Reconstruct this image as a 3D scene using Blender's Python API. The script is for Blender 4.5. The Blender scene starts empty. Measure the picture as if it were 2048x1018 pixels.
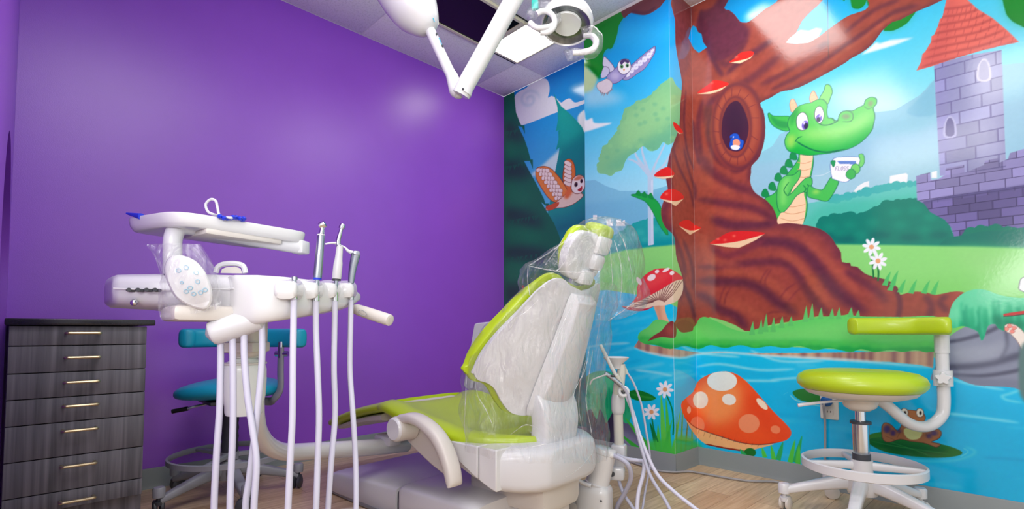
import bpy, bmesh, math, random
import numpy as np
from mathutils import Vector, Matrix
random.seed(4)
sc = bpy.context.scene
COL = sc.collection
PI = math.pi
# ------------------------------------------------------------------ the camera (solved from the room's edges)
F, CY, PIT, YAW = 1018.5, 615.0, 0.0438, 0.8022      # focal length and principal point for a 2048 x 1018 picture
CAM = np.array([2.6918, -2.5203, 0.684])
H, HB, XC, DC, XL = 2.4, 0.086, 1.4565, 0.2348, 0.9253   # ceiling, baseboard, column right edge, column depth, column left edge
FW = np.array([-math.sin(YAW)*math.cos(PIT), math.cos(YAW)*math.cos(PIT), math.sin(PIT)])
RT = np.array([math.cos(YAW), math.sin(YAW), 0.0]); UP = np.cross(RT, FW)
def ray(x, y): return FW + RT*(x-1024)/F + UP*(CY-y)/F
def at(x, y, d): return Vector(CAM + ray(x, y)*d)                 # the point of the room seen at a pixel, d metres deep
def on(x, y, ax, v):                                             # where the sight line meets a plane of the room
    r = ray(x, y); return Vector(CAM + r*((v-CAM[ax])/r[ax]))
def V(*a): return Vector(a)
cd = bpy.data.cameras.new('camera'); cam = bpy.data.objects.new('camera', cd); COL.objects.link(cam)
cam.location = CAM
cam.matrix_world = Matrix(((RT[0], UP[0], -FW[0], CAM[0]), (RT[1], UP[1], -FW[1], CAM[1]), (RT[2], UP[2], -FW[2], CAM[2]), (0,0,0,1)))
cd.sensor_width = 36; cd.lens = 36*F/2048; cd.shift_y = (CY-509)/2048; cd.clip_start = 0.02
sc.camera = cam
# ------------------------------------------------------------------ materials
def lin(c):
    c = c/255.0
    return c/12.92 if c <= 0.04045 else ((c+0.055)/1.055)**2.4
def rgb(r, g, b): return (lin(r), lin(g), lin(b), 1)
MATS = {}
def mat(name, col, rough=0.4, metal=0.0, bump=0.0, bscale=200, spec=0.5, coat=0.0, var=0.04, vscale=6, emit=None, es=1.0, trans=0.0):
    if name in MATS: return MATS[name]
    m = bpy.data.materials.new(name); m.use_nodes = True; nt = m.node_tree; b = nt.nodes['Principled BSDF']
    b.inputs['Roughness'].default_value = rough; b.inputs['Metallic'].default_value = metal
    b.inputs['Specular IOR Level'].default_value = spec; b.inputs['Coat Weight'].default_value = coat
    b.inputs['Transmission Weight'].default_value = trans
    c = rgb(*col)
    if emit: b.inputs['Emission Color'].default_value = rgb(*emit); b.inputs['Emission Strength'].default_value = es
    if var:
        tc = nt.nodes.new('ShaderNodeTexCoord'); n = nt.nodes.new('ShaderNodeTexNoise'); n.inputs['Scale'].default_value = vscale
        n.inputs['Detail'].default_value = 4
        r = nt.nodes.new('ShaderNodeValToRGB'); r.color_ramp.elements[0].position = .3; r.color_ramp.elements[1].position = .7
        r.color_ramp.elements[0].color = tuple(v*(1-var) for v in c[:3])+(1,); r.color_ramp.elements[1].color = tuple(min(1, v*(1+var)) for v in c[:3])+(1,)
        nt.links.new(tc.outputs['Object'], n.inputs['Vector']); nt.links.new(n.outputs['Fac'], r.inputs['Fac']); nt.links.new(r.outputs['Color'], b.inputs['Base Color'])
    else: b.inputs['Base Color'].default_value = c
    if bump:
        tc = nt.nodes.new('ShaderNodeTexCoord'); n = nt.nodes.new('ShaderNodeTexNoise'); n.inputs['Scale'].default_value = bscale; n.inputs['Detail'].default_value = 3
        bp = nt.nodes.new('ShaderNodeBump'); bp.inputs['Strength'].default_value = bump; bp.inputs['Distance'].default_value = 0.002
        nt.links.new(tc.outputs['Object'], n.inputs['Vector']); nt.links.new(n.outputs['Fac'], bp.inputs['Height']); nt.links.new(bp.outputs['Normal'], b.inputs['Normal'])
    MATS[name] = m; return m
# ------------------------------------------------------------------ mesh building
def cr(pts, n=6, closed=False):                                   # smooth curve through points of any dimension
    p = [np.array(q, float) for q in pts]; m = len(p); out = []
    if m < 3 and not closed: return p
    for i in range(m if closed else m-1):
        if closed: a, b, c, d = p[(i-1) % m], p[i], p[(i+1) % m], p[(i+2) % m]
        else: a, b, c, d = p[max(i-1, 0)], p[i], p[i+1], p[min(i+2, m-1)]
        for k in range(n):
            t = k/n; out.append(.5*(2*b+(c-a)*t+(2*a-5*b+4*c-d)*t*t+(3*b-a-3*c+d)*t**3))
    if not closed: out.append(p[-1])
    return out
class MB:
    def __init__(s): s.v = []; s.f = []
    def add(s, vs, fs):
        o = len(s.v); s.v += [tuple(v) for v in vs]; s.f += [tuple(i+o for i in f) for f in fs]; return s
    def bm(s, bm, M=None):
        bm.verts.index_update(); s.add([(M @ v.co if M else v.co) for v in bm.verts], [[v.index for v in f.verts] for f in bm.faces]); bm.free(); return s
    def box(s, c, size, bev=0.0, rot=None, seg=2):
        b = bmesh.new(); bmesh.ops.create_cube(b, size=1)
        for v in b.verts: v.co = Vector((v.co.x*size[0], v.co.y*size[1], v.co.z*size[2]))
        if bev: bmesh.ops.bevel(b, geom=b.edges[:], offset=bev, segments=seg, profile=.5, affect='EDGES')
        M = Matrix.Translation(Vector(c))
        if rot is not None: M = M @ (rot.to_4x4() if hasattr(rot, 'to_4x4') else Matrix.Rotation(rot, 4, 'Z'))
        return s.bm(b, M)
    def ball(s, c, r, seg=20, rot=None):
        b = bmesh.new(); bmesh.ops.create_uvsphere(b, u_segments=seg, v_segments=seg//2, radius=1)
        r = (r, r, r) if isinstance(r, (int, float)) else r
        M = Matrix.Translation(Vector(c)) @ (rot.to_4x4() if rot is not None else Matrix()) @ Matrix.Diagonal((*r, 1))
        return s.bm(b, M)
    def loft(s, rings, caps=True, closed=False):
        n = len(rings[0]); vs = [p for r in rings for p in r]; fs = []; m = len(rings)
        for i in range(m if closed else m-1):
            j = (i+1) % m
            for k in range(n): fs.append((i*n+k, i*n+(k+1) % n, j*n+(k+1) % n, j*n+k))
        if caps and not closed: fs.append(tuple(range(n))[::-1]); fs.append(tuple((m-1)*n+k for k in range(n)))
        return s.add(vs, fs)
    def sheet(s, rows, closed=False):
        n = len(rows[0]); vs = [p for r in rows for p in r]; fs = []
        for i in range(len(rows)-1):
            for k in range(n if closed else n-1):
                k2 = (k+1) % n; fs.append((i*n+k, i*n+k2, (i+1)*n+k2, (i+1)*n+k))
        return s.add(vs, fs)
    def tube(s, pts, r, res=10, n=6, closed=False, squash=None, up=None):
        P = [Vector(q) for q in cr(pts, n, closed)]; m = len(P)
        if not isinstance(r, (int, float)):
            R = [float(q[0]) for q in cr([(x,) for x in r], n, closed)] if len(pts) > 2 else list(r)
        else: R = [r]*m
        rings = []; pn = None
        for i, p in enumerate(P):
            t = (P[(i+1) % m]-P[i-1]) if closed else (P[min(i+1, m-1)]-P[max(i-1, 0)])
            t.normalize()
            if pn is None:
                u = Vector(up) if up is not None else (Vector((0,0,1)) if abs(t.z) < .9 else Vector((1,0,0)))
            else: u = pn
            a = t.cross(u).normalized(); pn = a.cross(t).normalized()
            q = squash or 1.0
            rings.append([p+(a*math.cos(2*PI*k/res)*q+pn*math.sin(2*PI*k/res))*R[i] for k in range(res)])
        return s.loft(rings, True, closed)
    def cyl(s, a, b, r, r2=None, res=24):
        return s.tube([a, b], (r, r if r2 is None else r2), res, 1)
    def lathe(s, prof, c=(0,0,0), axis=(0,0,1), res=32, sx=1.0):  # profile of (radius, height)
        ax = Vector(axis).normalized(); u = ax.orthogonal().normalized() if abs(ax.z) < .99 else Vector((1,0,0)); w = ax.cross(u); c = Vector(c)
        return s.loft([[c+ax*h+(u*math.cos(2*PI*k/res)*sx+w*math.sin(2*PI*k/res))*max(r, 1e-4) for k in range(res)] for r, h in prof])
    def prism(s, outline, off):                                   # outline of 3D points pushed along off
        o = Vector(off); return s.loft([[Vector(p) for p in outline], [Vector(p)+o for p in outline]])
    def build(s, name, m, parent=None, angle=40, sub=0, bev=0.0, solid=0.0):
        org = parent_org(parent)
        me = bpy.data.meshes.new(name); me.from_pydata([tuple(Vector(v)-org) for v in s.v], [], s.f)
        b = bmesh.new(); b.from_mesh(me)
        if not solid: bmesh.ops.recalc_face_normals(b, faces=b.faces[:])
        b.to_mesh(me); b.free()
        me.polygons.foreach_set('use_smooth', [True]*len(me.polygons))
        if angle < 180: me.set_sharp_from_angle(angle=math.radians(angle))
        o = bpy.data.objects.new(name, me); COL.objects.link(o); me.materials.append(m)
        if parent: o.parent = parent
        if bev:
            w = o.modifiers.new('b', 'BEVEL'); w.width = bev; w.segments = 2; w.limit_method = 'ANGLE'; w.angle_limit = .7
        if solid:
            w = o.modifiers.new('s', 'SOLIDIFY'); w.thickness = solid
        if sub:
            w = o.modifiers.new('u', 'SUBSURF'); w.levels = sub; w.render_levels = sub
        return o
def parent_org(o):
    r = Vector((0,0,0))
    while o: r = r+o.location; o = o.parent
    return r
def tag(o, label=None, cat=None, group=None, kind=None):
    if label: o['label'] = label
    if cat: o['category'] = cat
    if group: o['group'] = group
    if kind: o['kind'] = kind
    return o
def thing(name, label, cat, loc=(0,0,0), group=None):
    o = bpy.data.objects.new(name, None); o.empty_display_size = .05; COL.objects.link(o); o.location = loc
    return tag(o, label, cat, group)
def struct(name, mb, m, **k): return tag(mb.build(name, m, None, **k), kind='structure')
def sub(o, label): o['label'] = label; return o
# ------------------------------------------------------------------ room shell
WHITE_P = mat('white_wall_paint', (236,234,236), .5, bump=.1, bscale=300)
PURPLE = mat('purple_satin_paint', (150,79,210), .33, bump=.12, bscale=260, spec=.75, var=.02)
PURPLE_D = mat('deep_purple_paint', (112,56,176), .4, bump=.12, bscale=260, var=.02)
def floor_mat():
    m = bpy.data.materials.new('oak_plank_vinyl'); m.use_nodes = True; nt = m.node_tree; b = nt.nodes['Principled BSDF']; L = nt.links.new
    tc = nt.nodes.new('ShaderNodeTexCoord'); mp = nt.nodes.new('ShaderNodeMapping'); mp.inputs['Rotation'].default_value = (0,0,PI/2)
    L(tc.outputs['Object'], mp.inputs['Vector'])
    br = nt.nodes.new('ShaderNodeTexBrick'); br.offset = .37; br.inputs['Scale'].default_value = 1
    br.inputs['Brick Width'].default_value = .62; br.inputs['Row Height'].default_value = .105; br.inputs['Mortar Size'].default_value = .0008
    br.inputs['Color1'].default_value = rgb(220,194,158); br.inputs['Color2'].default_value = rgb(184,150,116); br.inputs['Mortar'].default_value = rgb(120,92,68)
    br.inputs['Bias'].default_value = -.1
    L(mp.outputs['Vector'], br.inputs['Vector'])
    mg = nt.nodes.new('ShaderNodeMapping'); mg.inputs['Scale'].default_value = (2.2, 34, 1); L(mp.outputs['Vector'], mg.inputs['Vector'])
    n = nt.nodes.new('ShaderNodeTexNoise'); n.inputs['Scale'].default_value = 2.2; n.inputs['Detail'].default_value = 6; n.inputs['Distortion'].default_value = .6
    L(mg.outputs['Vector'], n.inputs['Vector'])
    r = nt.nodes.new('ShaderNodeValToRGB'); r.color_ramp.elements[0].position = .3; r.color_ramp.elements[1].position = .72
    r.color_ramp.elements[0].color = (.62,.56,.5,1); r.color_ramp.elements[1].color = (1.05,1.05,1.05,1); L(n.outputs['Fac'], r.inputs['Fac'])
    mx = nt.nodes.new('ShaderNodeMix'); mx.data_type = 'RGBA'; mx.blend_type = 'MULTIPLY'; mx.inputs['Factor'].default_value = .85
    L(br.outputs['Color'], mx.inputs['A']); L(r.outputs['Color'], mx.inputs['B']); L(mx.outputs['Result'], b.inputs['Base Color'])
    b.inputs['Roughness'].default_value = .34
    return m
def ceil_mat():
    m = bpy.data.materials.new('ceiling_tile'); m.use_nodes = True; nt = m.node_tree; b = nt.nodes['Principled BSDF']; L = nt.links.new
    tc = nt.nodes.new('ShaderNodeTexCoord'); n = nt.nodes.new('ShaderNodeTexNoise'); n.inputs['Scale'].default_value = 120; n.inputs['Detail'].default_value = 3
    L(tc.outputs['Object'], n.inputs['Vector'])
    r = nt.nodes.new('ShaderNodeValToRGB'); r.color_ramp.elements[0].position = .33; r.color_ramp.elements[1].position = .5
    r.color_ramp.elements[0].color = rgb(226,225,226); r.color_ramp.elements[1].color = rgb(242,241,242); L(n.outputs['Fac'], r.inputs['Fac'])
    L(r.outputs['Color'], b.inputs['Base Color']); b.inputs['Roughness'].default_value = .9; b.inputs['Specular IOR Level'].default_value = .1
    bp = nt.nodes.new('ShaderNodeBump'); bp.inputs['Strength'].default_value = .4; bp.inputs['Distance'].default_value = .002
    L(n.outputs['Fac'], bp.inputs['Height']); L(bp.outputs['Normal'], b.inputs['Normal'])
    return m
XR, YF = 3.45, -4.4
struct('floor', MB().box(((XR-.2)/2, YF/2, -.02), (XR+.3, -YF+.2, .04)), floor_mat())
# ceiling: acoustic tiles between T-bars, with openings left for the light and the screen
CX0, CX1 = .405, .752
CT = ceil_mat(); TB = mat('ceiling_grid_white', (222,220,222), .5)
ys = [0, -.26, -1.14, -1.75, -2.36, -2.97, -3.58, -4.2]; xs = [0, CX0, CX1, 1.36, 1.97, 2.58, 3.19, XR]
cm = MB(); gm = MB()
for i in range(len(xs)-1):
    for j in range(len(ys)-1):
        x0, x1, y1, y0 = xs[i], xs[i+1], ys[j], ys[j+1]
        if i == 1 and j == 1: continue
        cm.box(((x0+x1)/2, (y0+y1)/2, H+.012), (x1-x0-.004, y1-y0-.004, .02), .004)
cm.box((XR/2, YF/2, H+.035), (XR+.2, -YF+.2, .02))
struct('ceiling', cm, CT)
for x in xs[1:-1]: gm.box((x, YF/2, H+.006), (.012, -YF, .006))
for y in ys[1:-1]: gm.box((XR/2, y, H+.0062), (XR, .012, .006))
struct('trim_1', gm, TB)
sm_ = MB()
for y0, y1 in ((-.27,-.66),(-.68,-1.12)): sm_.box((CX0-.012, (y0+y1)/2, H+.0005), (.005, abs(y1-y0), .004))
for y0, y1 in ((-.3,-.7),): sm_.box((CX1+.012, (y0+y1)/2, H+.0005), (.006, abs(y1-y0), .004))
struct('trim_2', sm_, mat('dark_slot', (30,30,32), .6, var=0))
struct('wall_left', MB().box((-.03, -1.265, H/2), (.06, 2.582, H)), PURPLE)
# the stub wall with an arched recess at the near end of the purple wall
ym = -2.556
def stub():
    m = MB(); x0, x1 = 0.0, 1.74; a0, a1, zs, zt = .06, 1.06, .86, 1.26
    o = [(a0, 0), (a0, zs)]+[((a0+a1)/2-(a1-a0)/2*math.cos(t*PI/16), zs+(zt-zs)*math.sin(t*PI/16)) for t in range(1, 16)]+[(a1, zs), (a1, 0)]
    n = len(o)
    vs = [(x, ym, z) for x, z in o]+[(x, ym-.09, z) for x, z in o]; fs = []
    out = [(x0, 0), (x0, H)]+[(x0+(x1-x0)*(k+1)/16, H) for k in range(15)]+[(x1, H), (x1, 0)]
    out = out[:n]
    vs += [(x, ym, z) for x, z in out]; 
    for k in range(n-1):
        fs.append((k, k+1, 2*n+k+1, 2*n+k)); fs.append((k, k+1, n+k+1, n+k))
    m.add(vs, fs); return m
struct('wall_near', stub(), PURPLE, angle=30)
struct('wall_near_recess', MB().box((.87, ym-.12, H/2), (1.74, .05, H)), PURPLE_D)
# vinyl cove baseboard, one strip per wall
BB = mat('grey_cove_base', (130,137,138), .45, var=.03); 
def base(name, p, q, nrm):
    p, q, nrm = Vector(p), Vector(q), Vector(nrm)
    prof = [(0,0),(0.014,0),(0.012,.006),(0.007,.016),(0.006,HB-.004),(0.004,HB),(0,HB)]
    struct(name, MB().loft([[p+nrm*a+V(0,0,b) for a, b in prof], [q+nrm*a+V(0,0,b) for a, b in prof]]), BB, angle=60)
base('baseboard_left', (0,-2.55,0), (0,0,0), (1,0,0))
base('baseboard_back_left', (0,0,0), (XL,0,0), (0,-1,0))
base('baseboard_column', (XL,-DC,0), (XC+.006,-DC,0), (0,-1,0))
base('baseboard_column_return', (XC,-DC,0), (XC,0,0), (1,0,0))
base('baseboard_back', (XC,0,0), (XR,0,0), (0,-1,0))
# ------------------------------------------------------------------ light
def area(name, x, y, sx, sy, w, z=H-.004, col=(1,.985,.97)):
    l = bpy.data.lights.new(name, 'AREA'); l.shape = 'RECTANGLE'; l.size = sx; l.size_y = sy; l.energy = w; l.color = col
    o = bpy.data.objects.new(name, l); COL.objects.link(o); o.location = (x, y, z); return o
area('troffer_lamp', 1.80, -.62, .32, .68, 9)
area('troffer_lamp', 1.76, -2.0, .6, 1.1, 11)
area('troffer_lamp', 2.6, -2.2, .34, .9, 8)
area('troffer_lamp', 2.0, -3.6, .9, 1.2, 20)
fill_ = area('added_fill', 3.0, -3.3, 1.1, 1.1, 44, 1.35, (1,.98,.97)); fill_.rotation_euler = Vector((-.45,.5,.62)).to_track_quat('-Z', 'Y').to_euler()  # added fill light behind the camera: brightens the ceiling, flattens shadows
w = bpy.data.worlds.new('world'); sc.world = w; w.use_nodes = True
w.node_tree.nodes['Background'].inputs[0].default_value = (1,1,1,1); w.node_tree.nodes['Background'].inputs[1].default_value = 1.0
sc.view_settings.view_transform = 'Standard'; sc.view_settings.look = 'None'; sc.view_settings.gamma = 1; sc.view_settings.use_curve_mapping = False
sc.view_settings.exposure = 0.0
sc.cycles.max_bounces = 10; sc.cycles.transparent_max_bounces = 16; sc.cycles.use_denoising = True; sc.cycles.caustics_reflective = False; sc.cycles.caustics_refractive = False
sc.cycles.sample_clamp_indirect = 6
# ------------------------------------------------------------------ the printed wall mural
# Colours of the print are worked out on the unrolled wall (s along the wall, z up) and stored on the wall's own vertices.
def hit(x, y, left):
    if left: q = on(x, y, 1, 0); return (q.x, q.z)
    q = on(x, y, 1, -DC)
    if q.x <= XC: return (q.x-XL, q.z)
    q = on(x, y, 0, XC)
    if x < 1500 and q.y <= 0: return (XC-XL+q.y+DC, q.z)
    q = on(x, y, 1, 0); return (XC-XL+DC+q.x-XC, q.z)
class Art:
    def __init__(a, s0, s1, z0, z1, ds, dz, left):
        a.s0, a.z0, a.ds, a.dz, a.left = s0, z0, ds, dz, left
        a.w, a.h = int(round((s1-s0)/ds))+1, int(round((z1-z0)/dz))+1
        a.A = np.zeros((a.h, a.w, 3), np.float32)
        a.S = (s0+np.arange(a.w)*ds)[None, :]; a.Z = (z0+np.arange(a.h)*dz)[:, None]
    def ij(a, pts): return [((p[0]-a.s0)/a.ds, (p[1]-a.z0)/a.dz) for p in pts]
    def fill(a, P):                                              # coverage of a polygon given in grid cells
        P = np.array(P); x0, y0 = P.min(0); x1, y1 = P.max(0)
        i0, i1 = max(int(y0)-1, 0), min(int(y1)+2, a.h); j0, j1 = max(int(x0)-1, 0), min(int(x1)+3, a.w)
        if i1 <= i0 or j1 <= j0: return None
        W = j1-j0; K = 3; M = np.zeros((i1-i0, W+2), np.float32)
        ax, ay = P[:, 0], P[:, 1]; bx, by = np.roll(ax, -1), np.roll(ay, -1)
        dy = by-ay; dy[dy == 0] = 1e-9
        for i in range(i0, i1):
            for k in range(K):
                y = i-.5+(k+.5)/K
                c = ((ay <= y) & (by > y)) | ((by <= y) & (ay > y))
                if not c.any(): continue
                xs = ax[c]+(y-ay[c])*(bx[c]-ax[c])/dy[c]; d = np.sign(dy[c]); o = np.argsort(xs); wn = 0
                for q in range(len(o)-1):
                    wn += d[o[q]]
                    if wn != 0:
                        u, v = xs[o[q]]+.5-j0, xs[o[q+1]]+.5-j0
                        u = min(max(u, 0), W); v = min(max(v, 0), W)
                        if v <= u: continue
                        for e, sg in ((u, 1), (v, -1)):          # running integral: each cell gets the covered share
                            f = int(e); fr = e-f
                            M[i-i0, f] += sg*(1-fr); M[i-i0, f+1] += sg*fr
        M = np.cumsum(M, 1)[:, :W]/K
        return i0, i1, j0, j1, np.clip(M, 0, 1)
    def blur(a, m, r):
        r = int(max(1, round(r*.62)))
        for _ in range(3):
            for ax in (0, 1):
                n = m.shape[ax]; p = [(0, 0), (0, 0)]; p[ax] = (r+1, r)
                c = np.cumsum(np.pad(m, p, mode='constant'), ax)
                sl = [slice(None)]*2; s2 = [slice(None)]*2; sl[ax] = slice(2*r+1, 2*r+1+n); s2[ax] = slice(0, n)
                m = (c[tuple(sl)]-c[tuple(s2)])/(2*r+1)
        return m
    def put(a, P, col, feather=0, alpha=1., clip=None, grad=None):
        r = a.fill(P)
        if r is None: return None
        i0, i1, j0, j1, m = r
        if feather:
            f = int(feather*2)+2; I0, I1, J0, J1 = max(i0-f, 0), min(i1+f, a.h), max(j0-f, 0), min(j1+f, a.w)
            m = np.pad(m, ((i0-I0, I1-i1), (j0-J0, J1-j1))); i0, i1, j0, j1 = I0, I1, J0, J1; m = a.blur(m, feather)
        m0 = m
        if clip is not None: m = m*clip[i0:i1, j0:j1]
        m = (m*alpha)[..., None]
        if grad is not None:
            (p, ca), (q, cb) = grad; p = a.ij([hit(*p, a.left)])[0]; q = a.ij([hit(*q, a.left)])[0]
            dx, dy = q[0]-p[0], q[1]-p[1]
            t = np.clip(((np.arange(j0, j1)[None, :]-p[0])*dx+(np.arange(i0, i1)[:, None]-p[1])*dy)/(dx*dx+dy*dy), 0, 1)[..., None]
            c = np.array(ca, np.float32)*(1-t)+np.array(cb, np.float32)*t
        else: c = np.array(col, np.float32)
        B = a.A[i0:i1, j0:j1]; B += (c-B)*m
        return (i0, i1, j0, j1, m0)
    def scale(a, x, y): return abs(hit(x, y+4, a.left)[1]-hit(x, y-4, a.left)[1])/8/a.dz     # grid cells per picture pixel
    def poly(a, pts, col, fe=0, al=1., clip=None, grad=None, sm=True, n=4):
        pts = PT(pts)
        if sm: pts = cr(pts, n, True)
        else:
            o = []
            for i, p in enumerate(pts):
                q = pts[(i+1) % len(pts)]; k = max(1, int(math.dist(p, q)/12)); o += [(p[0]+(q[0]-p[0])*t/k, p[1]+(q[1]-p[1])*t/k) for t in range(k)]
            pts = o
        k = a.scale(*pts[0])
        return a.put(a.ij([hit(p[0], p[1], a.left) for p in pts]), col, fe*k, al, clip, grad)
    def mask(a, r):
        m = np.zeros((a.h, a.w), np.float32); i0, i1, j0, j1, q = r; m[i0:i1, j0:j1] = q; return m
    def line(a, pts, w, col, fe=0, al=1., clip=None, taper=True, n=6):
        pts = cr(PT(pts), n); k = a.scale(*pts[len(pts)//2])
        P = np.array(a.ij([hit(p[0], p[1], a.left) for p in pts])); m = len(P)
        T = np.gradient(P, axis=0); T /= np.linalg.norm(T, axis=1)[:, None]+1e-9; N = np.stack([-T[:, 1], T[:, 0]], 1)
        W = np.full(m, w*k/2) if isinstance(w, (int, float)) else np.interp(np.linspace(0, 1, m), np.linspace(0, 1, len(w)), np.array(w)*k/2)
        if taper and isinstance(w, (int, float)): W = W*np.clip(np.minimum(np.linspace(0, 1, m), np.linspace(1, 0, m))*6+.25, 0, 1)
        W = W[:, None]
        return a.put(np.concatenate([P+N*W, (P-N*W)[::-1]]), col, fe*k, al, clip)
    def oval(a, x, y, rx, ry, col, rot=0, **k):
        c, s = math.cos(rot), math.sin(rot)
        return a.poly([(x+rx*math.cos(t)*c-ry*math.sin(t)*s, y+rx*math.cos(t)*s+ry*math.sin(t)*c) for t in np.linspace(0, 2*PI, 20, False)], col, n=2, **k)
    def speckle(a, r, amt, cell):                                # printed brush texture inside a mask
        i0, i1, j0, j1, m = r; rs = np.random.RandomState(3); h, w = i1-i0, j1-j0
        g = a.blur(rs.rand(h, w).astype(np.float32)-.5, cell); g /= g.std()+1e-6
        a.A[i0:i1, j0:j1] *= 1+(g*amt*m)[..., None]
def PT(s):
    if isinstance(s, str): return [tuple(float(v) for v in q.split(',')) for q in s.split()]
    return list(s)
def fringe(a, pts, L, w, col, step=6, ang=90, jit=.4, **k):       # a row of short blades along a path
    P = cr(PT(pts), 10); d = 0; rs = random.Random(5); last = P[0]
    for p in P[1:]:
        d += math.dist(p, last); last = p
        if d < step: continue
        d = 0; t = math.radians(ang+rs.uniform(-25, 25)); l = L*(1+rs.uniform(-jit, jit)); x, y = p
        a.poly([(x-w/2, y-1), (x+w/2, y-1), (x+l*math.cos(t), y+l*math.sin(t))], col, sm=False, **k)
def blade(a, x, y, tx, ty, w, col, bend=0, **k):
    mx, my = (x+tx)/2+bend, (y+ty)/2
    a.line([(x, y), (mx, my), (tx, ty)], [w, w*.8, w*.1], col, taper=False, **k)
def daisy(a, x, y, r, rot=0):
    for i in range(8):
        t = i*PI/4+rot; a.oval(x+math.cos(t)*r*.62, y+math.sin(t)*r*.62, r*.42, r*.2, (236,238,248), rot=t)
    a.oval(x, y, r*.27, r*.27, (224,160,112))
def bumps(a, pts, r, col, **k):
    P = cr(PT(pts), 8); rs = random.Random(8); d = 0; last = P[0]
    for p in P:
        d += math.dist(p, last); last = p
        if d > r*.8: d = 0; q = r*rs.uniform(.7, 1.25); a.oval(p[0], p[1], q, q*.9, col, **k)
# ---- left section, behind the column
A = Art(0, XL+.01, 0, H+.002, .0036, .0026, True)
t = np.clip((H-A.Z)/1.35, 0, 1)[..., None]
A.A[:] = np.array((2,128,208))*(1-t)+np.array((138,214,232))*t
A.poly('1027,215 1030,192 1040,182 1052,176 1062,166 1078,158 1092,158 1098,168 1099,182 1096,195 1103,192 1112,196 1122,205 1130,200 1140,197 1150,205 1168,200 1176,200 1176,204 1140,218 1110,226 1046,250 1036,238', (216,220,228))
A.line('1056,205 1054,196 1062,192 1068,198 1064,208 1052,210 1044,202 1046,190 1058,182 1074,186 1080,198', 5, (176,196,214), fe=2, al=.7)
A.poly('1140,175 1160,168 1180,160 1180,184 1150,184', (190,215,230), fe=6, al=.8)
A.poly('1155,235 1168,220 1178,226 1178,262 1162,262', (226,234,232), fe=1)
A.poly('1066,345 1085,330 1098,318 1112,306 1122,300 1122,350 1066,352', (196,224,228), fe=3)
TE = (16,148,142)
tm = A.poly('1107,184 1113,198 1122,212 1138,226 1152,240 1164,254 1170,268 1178,276 1178,860 1100,860 1095,430 1104,380 1110,345 1117,310 1119,295 1112,300 1117,280 1118,260 1112,262 1116,240 1115,215', TE, sm=False)
c = A.mask(tm)
A.poly('1115,310 1140,290 1180,270 1180,320 1150,360 1105,380', (6,124,132), fe=10, al=.8, clip=c)
A.poly('1096,450 1130,430 1180,420 1180,600 1096,600', (8,118,132), fe=12, al=.8, clip=c)
A.poly('1118,215 1150,245 1160,262 1120,285', (24,166,156), fe=8, al=.7, clip=c)
fringe(A, '1113,262 1119,262', 14, 5, TE, 3); fringe(A, '1113,300 1122,300', 12, 5, TE, 4); fringe(A, '1160,262 1172,266', 14, 5, TE, 4)
A.line('1110,380 1140,368 1176,352', 16, (6,104,122), fe=7, al=.7, clip=c)
A.line('1110,460 1140,450 1176,440', 14, (6,104,122), fe=7, al=.6, clip=c)
DG = (10,102,74)
dm = A.poly('1005,190 1028,180 1030,205 1032,225 1040,246 1045,254 1036,252 1048,276 1055,296 1062,322 1048,322 1060,345 1075,372 1088,398 1092,412 1082,404 1094,424 1108,446 1118,470 1124,490 1118,490 1128,512 1140,535 1150,560 1165,860 1000,860 1000,190', DG, sm=False)
c = A.mask(dm)
for y, r in ((262,40), (335,55), (435,75), (505,95), (585,110)):
    A.poly([(1000,y-34),(1000+r*.5,y-18),(1000+r,y-2),(1000+r+10,y+18),(1000+r*.5,y+22),(1000,y+14)], (28,58,58), fe=11, al=.85, clip=c)
for y, r in ((225,28), (300,45), (392,80), (470,105), (545,130)):
    A.poly([(1000,y-26),(1000+r*.6,y-14),(1000+r*.8,y+12),(1000+r*.4,y+20),(1000,y+20)], (10,116,80), fe=10, al=.8, clip=c)
fringe(A, '1034,248 1046,252', 14, 6, DG, 4, 70); fringe(A, '1042,316 1062,320', 16, 7, DG, 5, 72); fringe(A, '1076,398 1094,408', 16, 7, DG, 6, 70)
for y0, x1 in ((258,1044), (328,1056), (437,1084), (512,1112)):
    fringe(A, [(1006,y0+6),(1030,y0+3),(x1,y0-8)], 11, 5, (10,100,74), 5, 96, al=.65, clip=c)
# the brown owl
OB = (122,52,28)
def shape(a, pts, col, ow=2.2, oc=OB, **k):
    P = cr(PT(pts), 4, True); a.line(P+[P[0]], ow, oc, taper=False, n=1); return a.poly(P, col, sm=False, **k)
shape(A, '1136,386 1130,370 1126,358 1127,342 1130,326 1134,319 1142,320 1148,330 1150,345 1149,362 1145,380', (222,120,44))
for i in range(6): shape(A, [(1127+i*.3,366-i*8),(1133,361-i*8),(1142,366-i*8),(1143,371-i*8),(1138,373-i*8)], (240,222,212), 1.3)
shape(A, '1072,342 1075,336 1088,333 1102,338 1112,348 1122,360 1134,380 1136,390 1128,398 1112,404 1100,398 1090,386 1080,370 1073,356', (226,134,54))
for i in range(8):
    x, y = 1074+i*5.2, 339+i*8.0
    for q in range(4 if i < 6 else 3): shape(A, [(x+q*6-1,y-1-q*.2),(x+q*6+6,y-3+q*.8),(x+q*6+6.5,y+3+q*.8),(x+q*6,y+5)], (240,224,216), 1.1)
shape(A, '1128,392 1138,384 1156,385 1166,390 1160,398 1146,408 1130,414 1112,416 1100,420 1093,420 1094,412 1108,408', (232,208,188))
A.poly('1092,414 1104,408 1118,404 1114,414 1098,421', (200,84,36)); A.poly('1128,392 1136,376 1148,372 1144,386 1134,398', (222,110,50), fe=2)
shape(A, '1143,372 1146,358 1156,351 1165,353 1169,362 1169,374 1163,384 1153,387 1145,382', (240,232,224), 2.4)
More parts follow.
